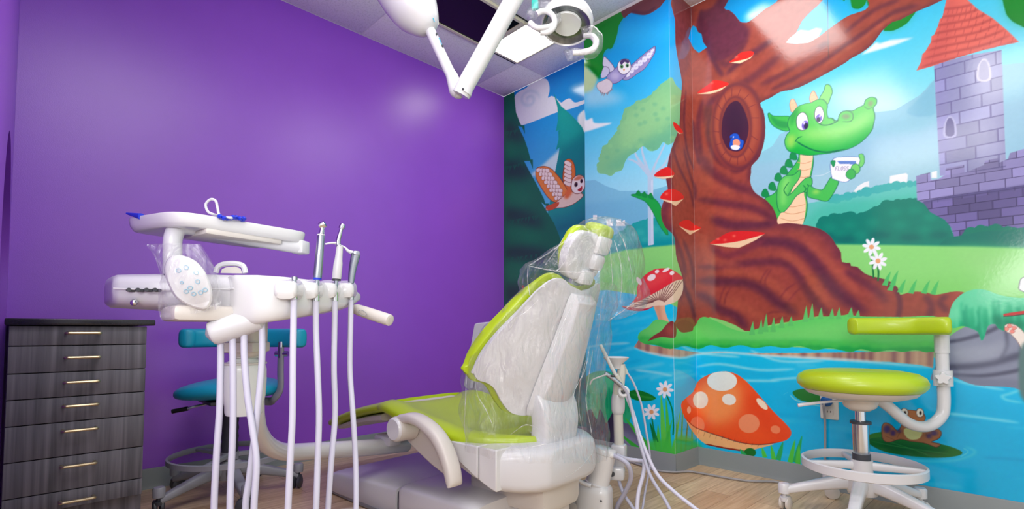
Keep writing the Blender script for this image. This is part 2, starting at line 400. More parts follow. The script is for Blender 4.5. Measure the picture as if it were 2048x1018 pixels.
A.oval(1152,369,3.4,5,(90,60,50),rot=.2); A.oval(1152.6,369.6,1.6,2.8,(30,20,20)); A.oval(1163,362,2.6,4.4,(90,60,50),rot=.1); A.oval(1163.4,362.4,1.4,2.4,(30,20,20))
A.poly('1155,380 1160,376 1164,372 1164,380 1160,383', (176,40,36)); A.poly('1147,360 1156,352 1166,354 1158,360', (206,96,50), al=.8, fe=1)
# the small bird
shape(A, '1033,590 1038,583 1046,578 1052,573 1054,578 1048,585 1040,589', (214,222,222), 1, (70,110,110)); A.poly('1043,572 1047,571 1050,580 1047,582', (200,60,50))
# ---- column, its right return and the wall right of it
B = Art(-DC, XC-XL+DC+XR-XC, 0, H+.002, .0026, .0024, False)
zz = B.Z; sx = np.clip((B.S-.55)/.5, 0, 1)
def stops(tab):
    z = [q[0] for q in tab]; return np.stack([np.interp(zz[:, 0], z, [q[1][k] for q in tab]) for k in range(3)], -1)[:, None, :]
l = stops([(0,(120,205,235)),(1.25,(176,220,236)),(1.5,(140,212,236)),(1.75,(92,198,234)),(1.95,(42,174,230)),(2.2,(4,150,222)),(2.4,(0,138,214))])
r = stops([(0,(130,205,220)),(1.2,(176,222,228)),(1.42,(158,220,228)),(1.65,(120,212,228)),(1.9,(66,194,226)),(2.15,(12,160,222)),(2.4,(0,146,216))])
B.A[:] = l*(1-sx[..., None])+r*sx[..., None]
B.poly('1170,170 1190,165 1230,185 1250,200 1180,215 1165,200', (190,222,238), fe=12, al=.7)
B.poly('1150,225 1168,222 1172,240 1184,236 1190,246 1224,246 1196,256 1168,264 1150,262', (232,236,240), fe=1)
B.poly('1180,60 1260,45 1400,60 1400,90 1180,90', (60,184,236), fe=14, al=.4)
def ext(y0, y1, col, x=2070, **k):                                # the print runs on to the right at constant height
    s, za = hit(x, y0, False); zb_ = hit(x, y1, False)[1]; e = B.s0+B.w*B.ds+.05
    return B.put(B.ij([(s, za), (e, za), (e, zb_), (s, zb_)]), col, **k)
# clouds right
B.poly('1490,30 1512,12 1530,5 1540,14 1515,34 1495,46', (200,226,238), fe=7, al=.8)
B.poly('1562,86 1580,74 1600,60 1618,62 1632,56 1644,58 1636,76 1616,88', (232,240,240), sm=False, fe=1)
B.poly('1722,110 1748,88 1752,84 1760,87 1780,80 1828,75 1790,90 1750,102', (222,230,236), fe=1, sm=False)
B.poly('1660,180 1720,170 1790,178 1830,210 1780,240 1700,230', (206,230,232), fe=22, al=.7)
# far hills
B.poly('1150,372 1170,362 1190,360 1212,372 1240,382 1300,382 1345,368 1345,520 1150,520', (120,186,214), sm=False)
B.poly('1150,420 1200,405 1240,400 1290,392 1345,390 1345,520 1150,520', (104,172,206), al=.6, fe=5)
HL = B.poly('1490,320 1524,304 1545,292 1560,268 1600,250 1700,262 1740,226 1790,220 1840,190 1852,178 1868,160 1885,150 1900,140 2100,120 2100,520 1490,520', (136,192,212), sm=False)
B.poly('1490,330 1580,320 1660,310 1760,270 1830,268 1880,240 2100,180 2100,520 1490,520', (146,190,214), fe=8, al=.8, sm=False)
B.poly('1600,360 1700,320 1830,300 1880,290 1880,400 1600,400', (158,200,212), fe=16, al=.6)
B.line('1815,224 1840,228 1870,224', [4,10,4], (118,178,206), fe=2, taper=False); B.poly('1814,222 1830,205 1852,180 1870,162 1870,226 1840,230', (120,182,206), fe=1)
ext(150, 520, (142,192,214))
# white ruins far off
for q in ('1704,396 1706,384 1716,372 1728,365 1738,362 1738,392 1722,396', '1778,374 1780,352 1812,346 1816,350 1814,366', '1213,452 1213,438 1222,437 1223,446 1226,440 1226,452', '1232,452 1233,439 1242,438 1243,446 1246,441 1250,440 1250,452', '1186,440 1186,430 1194,430 1194,440', '1863,356 1863,344 1874,342 1874,356'): B.poly(q, (226,230,232), sm=False)
# hills and bushes
g = B.poly('1600,420 1640,402 1680,396 1710,392 1745,380 1790,372 1840,362 1860,360 1900,380 1960,400 1960,500 1600,500', (92,190,180))
bumps(B, '1650,402 1690,394 1740,382 1800,370 1845,366', 9, (62,172,170))
B.poly('1630,420 1700,402 1760,398 1830,392 1880,400 1880,500 1600,500', (72,184,164), fe=8)
DB = (0,122,104)
bumps(B, '1636,462 1645,448 1668,438 1690,434 1712,438 1735,432 1758,420 1780,410 1812,405 1842,408 1868,418 1888,432 1900,450', 12, DB)
k = B.poly('1625,470 1642,450 1680,436 1730,438 1780,416 1820,408 1862,418 1895,440 1910,470 1960,470 2100,470 2100,505 1600,505', DB)
for x, y in ((1660,455),(1700,450),(1745,445),(1790,425),(1830,420),(1860,435),(1800,450),(1720,470),(1850,460),(1680,470)): B.oval(x, y, 14, 9, (10,142,116), fe=5, al=.6)
for x, y in ((1690,478),(1760,470),(1820,475),(1880,470),(1650,474)): B.oval(x, y, 22, 8, (0,98,92), fe=6, al=.7)
gl = B.poly('1215,500 1225,484 1240,472 1262,456 1285,446 1310,438 1330,436 1360,438 1360,520 1215,520', (30,158,158))
bumps(B, '1222,486 1240,470 1262,456 1285,446 1310,440 1340,436', 7, (30,158,158))
B.poly('1215,500 1260,488 1330,478 1360,480 1360,512 1215,512', (0,138,150), fe=7, al=.8)
for x, y in ((1250,478),(1280,465),(1310,458),(1330,466),(1290,480)): B.oval(x, y, 9, 6, (60,180,170), fe=4, al=.6)
# castle
ST = (138,140,182)
tw = B.poly('1868,132 1880,126 1930,112 2003,100 2012,335 1880,352', ST, sm=False)
B.poly('1940,110 2003,100 2012,335 1960,340', (164,166,204), fe=14, al=.8, clip=B.mask(tw)); B.poly('1866,130 1890,125 1900,345 1878,352', (136,134,186), fe=10, al=.8, clip=B.mask(tw))
cw = B.poly('1832,352 1860,345 1862,360 1877,358 1890,350 1892,336 1928,330 1930,346 1948,338 1968,330 1970,322 1996,316 1998,326 2016,318 2020,306 2080,288 2080,372 2000,386 1850,408 1834,400', (134,128,178), sm=False)
cl = B.poly('1846,404 1900,392 2000,378 2080,366 2080,480 1910,480 1902,455 1890,440 1860,424', (100,90,146), sm=False)
def bricks(r, rh, bw, col, al, seedv, vary=.06):
    i0, i1, j0, j1, m = r; rs = np.random.RandomState(seedv)
    zi = (B.z0+np.arange(i0, i1)*B.dz); si = (B.s0+np.arange(j0, j1)*B.ds)
    row = np.floor(zi/rh).astype(int); S2 = si[None, :]/bw+(row[:, None] % 2)*.5+.13*np.sin(row[:, None]*2.3); cidx = np.floor(S2).astype(int)
    fz = np.abs((zi/rh) % 1-.5)[:, None]*2; fs = np.abs(S2 % 1-.5)*2
    e = np.maximum(np.clip((fz-(1-.13))/.1, 0, 1)+0*fs, np.clip((fs-(1-.13*rh/bw))/.06, 0, 1))*m*al
    tone = (np.sin(cidx*12.9898+row[:, None]*78.233)*43758.5453) % 1-.5
    Q = B.A[i0:i1, j0:j1]; Q *= (1+tone*vary*2*m)[..., None]; Q += (np.array(col, np.float32)-Q)*e[..., None]
bricks(tw, .047, .085, (92,86,138), .85, 1, .09); bricks(cw, .034, .07, (70,60,104), .95, 2, .12); bricks(cl, .032, .062, (44,34,76), .95, 3, .16)
B.line('1846,405 1900,394 2000,380 2070,368', 5, (84,78,128), fe=2, al=.8, taper=False)
def arch_win(x, y, w, h, col, rim):
    B.poly([(x-w-4,y+h+3),(x-w-4,y-h*.3),(x-w*.5,y-h-3),(x,y-h-5),(x+w*.6,y-h-3),(x+w+4,y-h*.3),(x+w+4,y+h+2)], rim, n=3)
    B.poly([(x-w,y+h),(x-w,y-h*.3),(x-w*.5,y-h+1),(x,y-h-1),(x+w*.5,y-h+1),(x+w,y-h*.3),(x+w,y+h-1)], col, n=3)
arch_win(1900, 254, 8, 17, (92,88,140), (168,168,206)); arch_win(1968, 140, 9, 18, (166,166,196), (200,198,216))
rf = B.poly('1895,-10 1886,30 1884,36 1880,38 1876,52 1868,70 1863,72 1862,84 1850,104 1845,108 1842,124 1833,141 1862,133 1900,120 1960,102 2000,92 2038,84 2016,62 1985,36 1955,18 1925,-10', (222,104,92), sm=False)
c = B.mask(rf)
B.poly('1895,-10 1880,50 1833,141 1880,128 1905,60 1910,-10', (196,84,80), fe=10, al=.7, clip=c); B.poly('1850,125 1900,110 2000,84 2040,80 2040,100 1850,150', (206,92,86), fe=7, al=.6, clip=c)
for i in range(8):
    y = 14+i*15; B.line([(1884-i*6,y+4+i*1.6),(1910-i*3,y+2),(1940+i*4,y-4-i*1.5),(1955+i*11,y-12-i*3.6)], 2.6, (138,50,54), al=.85, clip=c, fe=.6)
    for j in range(9): x = 1880-i*6+j*(9+i*2.6); B.line([(x,y+4-j*(.8+.3*i)),(x-3,y+16-j*(.8+.3*i))], 1.3, (176,72,72), al=.7, clip=c, taper=False)
# dark bush before the castle wall
bumps(B, '1925,478 1945,466 1972,460 2000,462 2040,466', 12, (0,116,96)); B.poly('1890,478 1930,470 1975,462 2060,466 2060,505 1890,505', (0,112,98))
ext(456, 505, (0,112,98), 2040)
# meadow
B.poly('1200,514 1218,508 1250,500 1300,494 1345,490 1400,488 1600,488 1640,488 1800,490 1950,493 2120,498 2120,700 1200,700', (134,210,116), sm=False, fe=.6)
B.poly('1600,520 1750,560 1950,560 2120,540 2120,700 1600,700', (118,200,98), fe=20, al=.8); B.poly('1210,540 1350,530 1350,620 1210,620', (122,206,112), fe=12, al=.6)
B.poly('1900,500 2000,500 2120,510 2120,560 1980,550', (140,208,122), fe=14, al=.8)
ext(494, 760, (130,206,112))
# water
WT = (22,192,238)
wp = B.poly('1150,585 1215,580 1290,592 1345,610 1400,640 1500,690 1700,700 1868,715 1900,740 2120,800 2120,1018 1150,1018', WT, sm=False)
ext(782, 1100, (8,176,226)); c = B.mask(wp)
B.poly('1700,780 2120,800 2120,1018 1600,1018', (0,170,222), fe=40, al=.85, clip=c); B.poly('1390,740 1620,760 1640,900 1390,900', (0,176,232), fe=25, al=.6, clip=c)
rs = random.Random(11)
for i in range(26):
    x, y = rs.uniform(1180,1340), rs.uniform(600,760); B.line([(x,y+9),(x+rs.uniform(20,40),y+1),(x+rs.uniform(50,90),y-9)], rs.uniform(3,7), rs.choice([(90,206,236),(0,164,222),(120,216,240)]), fe=3, al=.55, clip=c)
for i in range(46):
    x, y = rs.uniform(1395,2030), rs.uniform(705,990); d = rs.uniform(40,160); B.line([(x,y),(x+d/2,y+d*.03),(x+d,y+d*.09)], rs.uniform(2,7), rs.choice([(90,206,236),(0,164,222),(0,146,204),(60,196,232)]), fe=3, al=.5, clip=c)
for q in ('1392,734 1440,728 1520,740 1590,738', '1400,752 1460,760 1560,762', '1500,700 1560,722 1650,722', '1895,756 1940,768 2010,780', '1885,826 1940,832 2040,846', '1360,690 1400,706 1480,714', '1540,760 1590,756 1640,752', '1160,700 1200,690 1260,686','1270,740 1310,745 1345,752'):
    B.line(q, 5, (146,222,240), fe=1.5, al=.8, clip=c)
B.line('2046,778 2018,788 2004,792 2014,800 2048,806', 3, (140,222,236), fe=1)
# pale tree on the column
TT = (176,200,222)
B.line('1302,490 1301,420 1301,350', [12,11,12], TT, taper=False)
for q in ('1301,356 1292,330 1284,300 1284,270', '1301,360 1308,335 1322,305 1334,280', '1300,352 1282,332 1268,322 1256,318', '1302,352 1326,332 1342,306 1350,290', '1296,345 1276,318 1268,300'): B.line(q, [8,4.5,2.5], TT, taper=False)
GT = (124,190,136)
B.line('1304,490 1304,360', 4, (206,216,232), al=.6, taper=False)
cw2 = B.poly('1197,346 1194,334 1204,322 1202,306 1214,300 1216,288 1226,282 1234,270 1240,262 1242,246 1252,238 1254,222 1268,214 1278,206 1290,206 1300,198 1310,184 1322,178 1334,160 1344,155 1352,170 1366,184 1376,200 1376,300 1362,272 1350,282 1336,290 1326,284 1316,298 1300,302 1286,292 1272,304 1258,312 1250,324 1244,340 1232,344 1222,352 1210,348', GT, n=3)
bumps(B, '1198,344 1204,322 1206,306 1226,282 1240,262 1246,244 1256,222 1278,208 1300,198 1322,178 1342,160', 7, GT)
c = B.mask(cw2); B.poly('1240,260 1260,225 1330,180 1350,230 1300,270 1250,300', (146,204,140), fe=14, al=.7, clip=c); B.poly('1205,340 1260,300 1330,262 1360,250 1350,290 1260,330', (92,172,140), fe=12, al=.6, clip=c)
for i in range(60): x, y = rs.uniform(1200,1350), rs.uniform(190,340); B.oval(x, y, 5, 4, rs.choice([(140,204,140),(104,178,136)]), fe=2, al=.5, clip=c)
# leaf clusters at the top
for q, f in (('1150,-20 1172,20 1168,110 1190,150 1196,152 1206,140 1206,112 1214,98 1224,96 1234,70 1238,50 1250,30 1262,0 1262,-20', 0), ('1385,16 1420,0 1432,8 1418,30 1400,48 1392,50 1382,52', 0), ('1364,-10 1380,20 1384,50 1378,54 1372,20', 0), ('1701,0 1704,14 1712,18 1722,16 1732,4 1731,-20 1700,-20', 0), ('1733,-20 1735,8 1740,14 1752,4 1752,-20', 0), ('1768,58 1776,62 1790,60 1812,48 1824,34 1830,22 1800,24', 0), ('2007,-20 2010,20 2018,36 2034,48 2060,52 2060,-20', 0), ('1682,-10 1688,2 1694,-10', 0)):
    B.poly(q, (4,124,36)); B.poly([(x*.96+np.mean([p[0] for p in PT(q)])*.04, yv) for x, yv in PT(q)], (34,148,44), fe=9, al=.35)
B.poly('1150,130 1168,120 1182,140 1196,150 1190,170 1180,182 1150,184', (180,206,160), fe=4); B.poly('1166,128 1182,140 1198,158 1200,150 1182,128', (4,118,32), fe=2)
B.poly('1246,34 1262,26 1290,30 1312,20 1326,6 1336,-20 1240,-20', (104,52,60)); B.line('1262,22 1290,26 1312,14', 6, (84,40,58), fe=2)
# purple owl
OP = (74,56,108)
shape(B, '1208,114 1212,116 1218,122 1226,132 1228,140 1220,144 1214,136 1206,130', (206,204,226), 2, OP)
shape(B, '1208,134 1218,138 1216,150 1206,156 1202,152', (196,196,224), 1.6, OP)
shape(B, '1258,136 1270,124 1284,112 1296,102 1306,95 1310,94 1309,106 1302,118 1296,128 1288,138 1276,146 1262,156 1252,160 1246,156', (150,142,192), 2, OP)
for i in range(6):
    for j in range(3): B.oval(1262+i*8.6-j*3, 138-i*7.4+j*6.4, 4.4, 2.5, (224,222,240), rot=-.7)
shape(B, '1226,142 1236,134 1246,146 1252,150 1242,160 1232,166 1222,166 1214,160 1216,150', (150,144,196), 2, OP)
B.oval(1230,152,9,8,(186,178,216),fe=4)
shape(B, '1205,162 1214,158 1224,166 1222,178 1212,186 1202,184 1194,174 1196,166', (216,206,214), 1.4, (140,110,120))
fringe(B, '1198,178 1206,186 1216,186 1224,178', 5, 3, (150,130,140), 4)
shape(B, '1236,138 1237,126 1246,119 1256,120 1261,130 1260,140 1252,147 1243,147', (236,234,238), 2.4, OP)
B.poly('1240,124 1248,118 1258,122 1256,127 1249,124 1243,130', OP); B.oval(1243.5,133,3.6,4,(96,160,110)); B.oval(1254.5,131,3.4,4,(96,160,110)); B.oval(1243.5,133.4,1.7,2,(20,30,30)); B.oval(1254.5,131.4,1.7,2,(20,30,30)); B.poly('1246,138 1250,138 1248,143', (226,150,60), sm=False)
# dragon (behind the trunk)
GD, GM, GLt = (16,124,62), (58,184,74), (140,222,110)
def dr(pts, col=GM, ow=2.4, oc=(18,112,76), **k): return shape(B, pts, col, ow, oc, **k)
dr('1262,390 1275,388 1290,388 1306,396 1318,408 1326,430 1336,470 1320,452 1306,424 1292,404 1276,396', (30,160,66), 2)
for x in (1276,1288,1301): dr([(x-4,389+(x-1276)*.2),(x+1,381+(x-1276)*.2),(x+6,391+(x-1276)*.3)], (20,140,60), 1.2)
for x, y in ((1530,388),(1544,374),(1556,356),(1567,342),(1577,328),(1586,313)): dr([(x-6,y+4),(x-4,y-7),(x+3,y-9),(x+8,y+6)], (18,140,72), 1.6)
bd = dr('1600,302 1620,300 1626,318 1624,340 1618,366 1612,390 1614,410 1610,436 1598,450 1556,450 1552,430 1540,412 1530,398 1548,388 1560,372 1574,350 1590,330 1598,316', GM)
B.poly('1602,304 1624,304 1624,328 1617,360 1608,384 1612,408 1608,440 1600,450 1556,450 1556,436 1572,410 1580,390 1592,360 1600,330', (244,204,166)); c = B.mask(bd)
for y in (322,336,350): B.line([(1594,y+2),(1608,y+5),(1624,y)], 1.3, (206,150,110), clip=c)
for y in (408,422,436): B.line([(1560,y),(1584,y+6),(1612,y)], 1.3, (206,150,110), clip=c)
dr('1562,360 1572,352 1588,350 1600,340 1598,356 1584,376 1575,392 1584,386 1600,368 1608,360 1614,356 1622,356 1624,366 1620,376 1618,384 1606,384 1592,392 1578,412 1566,424 1558,420 1554,400 1556,374', (74,190,84))
B.poly('1566,362 1580,356 1572,384 1570,410 1562,404', GLt, fe=5, al=.8); B.line('1575,392 1568,380 1578,364', 1.6, GD)
B.line('1607,384 1612,378 1606,370', 1.6, GD); B.line('1614,384 1620,376 1614,368', 1.6, GD)
dr('1618,372 1630,378 1645,380 1654,368 1664,354 1676,362 1672,376 1660,396 1652,402 1634,398 1616,392', (66,186,80)); B.oval(1632,384,7,4,(190,226,96),fe=3,al=.7)
dr('1661,330 1666,320 1672,316 1704,314 1722,318 1722,330 1716,340 1706,354 1690,364 1668,358 1664,354', (236,238,244), 1.8, (70,100,170), n=2)
B.poly('1674,322 1712,322 1712,329 1680,329', (92,130,196), sm=False); B.poly('1668,328 1700,328 1698,340 1690,356 1666,352', (240,236,240), sm=False); B.poly('1672,315 1718,315 1712,321 1680,321', (240,244,252), sm=False)
for i, s in enumerate(['0,0 0,10 m 0,0 4,0 m 0,5 3,5', '0,0 0,10 4,10', '2,0 0,3 0,7 2,10 4,7 4,3 2,0', '4,1 1,0 0,3 4,6 3,10 0,9', '4,1 1,0 0,3 4,6 3,10 0,9']):
    for seg in s.split(' m '): B.line([(1672+i*5.4+x*.95-y*.14, 333+y*.82-i*.1) for x, y in PT(seg)], .9, (120,116,160), taper=False, n=1)
dr('1718,310 1724,308 1728,314 1728,326 1722,334 1718,330 1721,320', (110,206,100), 1.6); dr('1662,323 1670,322 1667,334', (30,150,80), 1.4)
dr('1704,332 1712,328 1719,334 1718,344 1710,348 1703,342', (110,206,96), 1.8); dr('1694,344 1702,338 1710,344 1709,354 1700,358 1693,352', (62,178,78), 1.8)
# ears, horns, head
dr('1537,226 1545,232 1558,233 1580,234 1586,246 1578,260 1568,261 1555,256 1544,248 1538,236', GM); B.poly('1541,232 1556,240 1574,244 1578,254 1564,256 1550,250', (30,150,70), fe=2)
dr('1640,196 1648,182 1652,170 1660,172 1664,184 1660,196 1655,208 1644,204', (120,208,104)); 
for q in ('1584,224 1580,210 1582,200 1587,199 1592,208 1594,216', '1622,204 1620,194 1624,184 1628,183 1633,192 1635,200'): dr(q, (246,190,150), 1.8, (176,110,90))
for q in ('1582,208 1591,206', '1583,216 1593,212', '1622,192 1631,190', '1622,199 1634,197'): B.line(q, 1.1, (200,140,110), n=1)
hd = dr('1580,262 1576,250 1578,238 1586,226 1596,214 1610,208 1622,206 1634,200 1646,200 1654,210 1653,224 1656,236 1664,237 1671,242 1676,240 1682,226 1692,222 1706,222 1718,215 1728,210 1732,200 1742,195 1752,198 1752,208 1746,216 1749,232 1746,250 1742,262 1724,282 1700,296 1668,304 1640,308 1616,310 1592,306 1576,300 1570,284 1574,270', (76,198,80), 2.6)
c = B.mask(hd)
B.poly('1590,290 1630,300 1680,296 1730,270 1748,250 1750,310 1570,316', (4,168,56), fe=10, al=.9, clip=c)
B.poly('1600,262 1650,256 1700,246 1740,220 1740,240 1700,268 1650,278 1612,276', (156,228,120), fe=12, al=.9, clip=c)
B.poly('1575,276 1582,270 1590,274 1586,296 1576,292', (180,214,90), fe=5, al=.7, clip=c); B.poly('1580,232 1592,218 1600,214 1590,240 1582,252', (20,140,64), fe=4, al=.6, clip=c)
B.line('1592,282 1608,292 1630,301 1656,304 1690,298', 2.4, (10,110,72)); B.line('1590,284 1596,276 1604,273', 1.8, (10,120,70)); B.line('1637,246 1645,250 1656,250 1668,246 1678,240', 2.2, (20,120,72)); B.line('1656,236 1664,237 1670,244', 1.6, (20,120,72))
B.line('1676,240 1680,228 1692,222 1704,226 1706,236 1700,243 1684,243', 1.8, (60,140,80)); B.oval(1692,233,8,5,(110,150,96),fe=2); B.line('1728,212 1736,218 1746,214', 1.5, (70,150,84)); B.oval(1741,207,5,6,(120,150,100),rot=.4,fe=2)
dr('1594,250 1594,236 1600,227 1608,226 1614,234 1616,246 1614,256 1606,260 1598,258', (240,240,244), 2, (30,60,60)); dr('1630,234 1631,220 1637,213 1643,216 1647,226 1646,238 1640,246 1634,242', (240,240,244), 2, (30,60,60))
B.oval(1610,250,6.5,9,(120,96,200),rot=.3); B.oval(1612,252,4,6,(34,26,70),rot=.3); B.oval(1638,236,6,7.5,(120,96,200)); B.oval(1637,239,3.8,4.6,(34,26,70)); B.oval(1608,246,1.8,2.4,(230,224,250)); B.oval(1640,232,1.6,2,(230,224,250))
B.line('1560,380 1590,376', 1, GD, al=0); B.line('1626,352 1645,350 1662,342', 1.4, (190,214,226))
# dark trunk
TR = (150,68,55)
tk = B.poly('1347,-20 1350,40 1351,88 1357,125 1364,165 1361,206 1359,250 1352,274 1342,300 1335,330 1332,358 1336,380 1328,400 1322,420 1324,440 1332,456 1345,468 1350,480 1352,510 1358,532 1366,560 1364,585 1356,600 1352,640 1338,660 1340,680 1366,690 1384,684 1400,650 1420,634 1470,650 1490,662 1512,660 1540,650 1600,640 1640,632 1700,640 1780,650 1870,655 1900,640 1930,598 1926,584 1900,584 1872,590 1850,584 1820,584 1800,590 1795,575 1775,560 1745,553 1728,546 1715,534 1702,532 1700,526 1684,524 1682,505 1672,490 1660,472 1640,458 1610,450 1575,446 1556,448 1554,436 1546,416 1532,400 1516,390 1506,380 1500,362 1502,346 1503,332 1516,318 1524,300 1530,272 1530,240 1526,220 1520,206 1540,196 1560,184 1580,180 1600,174 1640,154 1690,126 1700,118 1722,106 1745,88 1764,62 1785,44 1800,40 1830,24 1885,0 1890,-20 1745,-20 1738,8 1730,20 1700,30 1680,42 1655,60 1618,85 1572,85 1592,66 1604,42 1625,20 1644,2 1646,-20 1560,-20 1555,2 1530,18 1500,42 1490,45 1480,43 1470,30 1458,20 1448,16 1456,-20', TR, n=2)
trm = B.mask(tk); c = trm
D1, D2, L1 = (100,46,58), (88,42,60), (172,84,62)
for q, w in (('1350,-10 1352,60 1360,130 1362,180 1358,240 1350,280 1338,320 1334,360 1340,390 1328,420 1332,450 1350,475 1354,520 1366,560 1360,600', 14), ('1500,362 1503,334 1520,312 1530,270 1526,222 1520,208 1560,188 1640,156 1700,122 1745,90 1770,60 1800,42 1885,2', 10), ('1556,448 1590,446 1630,452 1660,470 1678,492 1686,520', 22), ('1686,520 1720,540 1760,556 1790,575 1800,588', 12), ('1500,380 1530,398 1550,424 1556,444', 12)):
    B.line(q, w, D1, fe=w*.5, al=.9, clip=c, taper=False)
B.poly('1392,60 1400,25 1425,14 1450,-20 1470,20 1484,44 1500,60 1490,90 1466,110 1440,124 1424,118 1414,96 1402,88', (98,44,62), fe=5, clip=c); B.poly('1350,-20 1384,-20 1384,60 1376,80 1380,130 1364,150 1356,100', (122,56,62), fe=6, al=.9, clip=c)
for q, w, col in (('1402,18 1405,65 1429,124 1446,153', 8, D2), ('1440,120 1452,130 1470,112 1494,80', 12, D1), ('1544,80 1515,100 1490,115 1470,132 1452,153', 13, D2), ('1561,109 1530,136 1490,165 1440,192 1417,212 1408,250', 15, D1), ('1660,84 1635,97 1600,122 1564,147 1520,171', 12, D1), ('1740,60 1700,84 1650,120 1590,156 1540,180', 9, D1), ('1840,10 1790,24 1750,50 1700,90', 10, D1), ('1800,0 1760,14 1720,40 1690,66', 8, D1),
    ('1405,200 1396,250 1400,300 1398,308', 10, D1), ('1372,180 1368,240 1374,300 1388,340', 8, D1), ('1424,215 1416,260 1424,300 1444,326 1470,336', 9, D1), ('1386,240 1390,290 1400,330', 6, D1), ('1344,285 1355,327 1379,379 1388,417', 8, D1), ('1367,292 1377,339 1388,374 1390,400', 8, D1), ('1398,308 1421,341 1461,370 1506,381', 16, D1), ('1393,398 1452,407 1509,417 1551,440', 13, D1), ('1421,436 1461,450 1509,450 1556,447', 16, D2), ('1520,310 1502,320 1480,340 1460,338', 10, D1),
    ('1490,470 1520,482 1570,485 1605,501 1636,534 1664,572 1699,603 1735,628', 20, D2), ('1395,534 1440,532 1511,525 1563,525 1591,544 1615,582 1636,610 1662,632', 15, D1), ('1395,560 1440,563 1487,565 1523,579 1553,603 1595,630', 18, D2), ('1390,585 1420,600 1440,619 1471,631 1496,660', 16, D2), ('1690,540 1711,554 1750,580 1775,606', 14, D1), ('1795,580 1800,610 1795,640', 8, D1), ('1850,590 1862,610 1858,640', 10, D1), ('1896,590 1880,604 1896,626', 9, D1), ('1360,560 1380,600 1390,640', 14, D2), ('1366,480 1384,530 1386,580', 12, D1), ('1340,470 1360,500 1372,550', 14, D1), ('1420,490 1450,512 1480,504 1530,480', 14, (120,52,60))):
    B.line(q, w, col, fe=w*.36, al=.9, clip=c)
for q, w in (('1420,420 1470,428 1530,440', 10), ('1440,545 1500,546 1550,570 1580,600', 12), ('1560,505 1600,530 1630,570 1660,610', 12), ('1610,480 1650,515 1680,550 1720,590', 10), ('1440,600 1480,610 1530,640', 16), ('1410,170 1440,165 1480,140', 12), ('1540,150 1590,125 1640,95', 10), ('1400,350 1430,370 1470,390', 12), ('1405,470 1420,520 1480,530', 14), ('1480,240 1520,230', 1), ('1650,130 1720,80 1790,30', 7), ('1745,590 1780,606', 14), ('1815,610 1850,612', 16)):
    B.line(q, w, L1, fe=w*.5, al=.75, clip=c)
# bark marks
for q in ('1532,494 1537,518', '1544,496 1541,518', '1490,537 1485,558', '1497,537 1491,560', '1537,536 1524,556 1520,567', '1544,536 1532,556 1530,572', '1593,565 1574,578 1560,596', '1603,575 1590,586 1577,602', '1645,565 1631,574', '1657,584 1640,591', '1450,572 1442,592 1438,610', '1463,572 1452,592 1448,612', '1535,627 1548,624 1570,624', '1540,650 1555,638 1575,634', '1692,580 1690,598', '1530,84 1520,96', '1452,20 1450,40', '1548,60 1540,74', '1470,410 1468,440', '1485,415 1484,444', '1488,418 1490,446', '1400,345 1410,332', '1500,110 1510,120', '1580,150 1570,165', '1620,120 1612,140', '1418,300 1432,312'):
    B.line(q, 2, (112,46,54), fe=.5, al=.85, clip=c)
B.speckle(tk, .022, 3)
B.poly('1383,55 1386,51 1392,54 1396,64 1403,68 1406,84 1414,95 1406,100 1398,106 1388,98 1377,76', (14,158,222), sm=False)
# knot hole with the bluebird
B.oval(1474,252,52,88,(146,64,52),rot=.06,fe=3,clip=c); B.line([(1474+50*math.cos(u)+3, 252+84*math.sin(u)) for u in np.linspace(0,2*PI,22)], 5, D1, fe=2.5, clip=c, taper=False)
B.line([(1472+38*math.cos(u), 252+68*math.sin(u)) for u in np.linspace(0,2*PI,22)], 9, L1, fe=4, clip=c, al=.9, taper=False)
B.line([(1471+31*math.cos(u), 254+60*math.sin(u)) for u in np.linspace(0,2*PI,22)], 3, D1, fe=1.5, clip=c, al=.8, taper=False)
for u in np.linspace(.3, 6, 16): B.line([(1471+33*math.cos(u),253+62*math.sin(u)),(1472+47*math.cos(u+.06),253+78*math.sin(u+.06))], 1.5, (112,46,54), al=.7, taper=False)
B.poly('1470,202 1456,212 1446,234 1443,262 1446,280 1456,298 1474,303 1486,296 1495,274 1497,250 1490,224 1480,206', (70,32,58)); B.poly('1470,206 1456,218 1450,250 1470,280 1490,250 1484,220', (58,28,56), fe=10)
shape(B, '1461,280 1460,272 1468,267 1476,269 1480,278 1487,282 1486,290 1482,298 1472,300 1463,298 1459,290', (30,84,196), 1.2, (16,30,110))
B.poly('1466,282 1474,278 1480,284 1478,292 1468,296', (240,150,120)); B.poly('1462,292 1472,290 1480,294 1474,300 1464,298', (232,230,236)); B.oval(1467,274,1.2,1.4,(245,245,250)); B.poly('1460,276 1464,274 1463,278', (60,50,60), sm=False)
# shelf mushrooms
def shelf(top, under, dots=()):
    B.poly(under, (236,202,164), sm=False); P = cr(PT(under), 2, True); B.line(P, .8, (160,90,70), al=.7, n=1); B.poly(top, (216,42,36)); 
    for x, y in dots: B.oval(x, y, 3, 1.8, (240,120,100), fe=.8)
shelf('1458,125 1470,116 1480,106 1500,102 1508,106 1500,115 1480,121', '1458,125 1482,120 1508,107 1502,116 1480,127', ((1473,114),))
shelf('1394,186 1418,168 1430,160 1458,167 1440,177 1415,184', '1394,188 1420,182 1458,168 1440,182 1420,188', ((1424,166),))
shelf('1346,246 1350,245 1358,252 1366,264 1360,266 1350,258', '1349,256 1356,258 1366,266 1358,268')
shelf('1308,352 1320,340 1336,334 1346,342 1348,350 1330,353', '1308,354 1330,353 1348,350 1344,356 1326,358')
shelf('1320,396 1330,382 1345,378 1360,384 1368,396 1352,402 1335,400', '1320,397 1335,400 1352,402 1368,397 1352,412 1346,410', ((1333,388),))
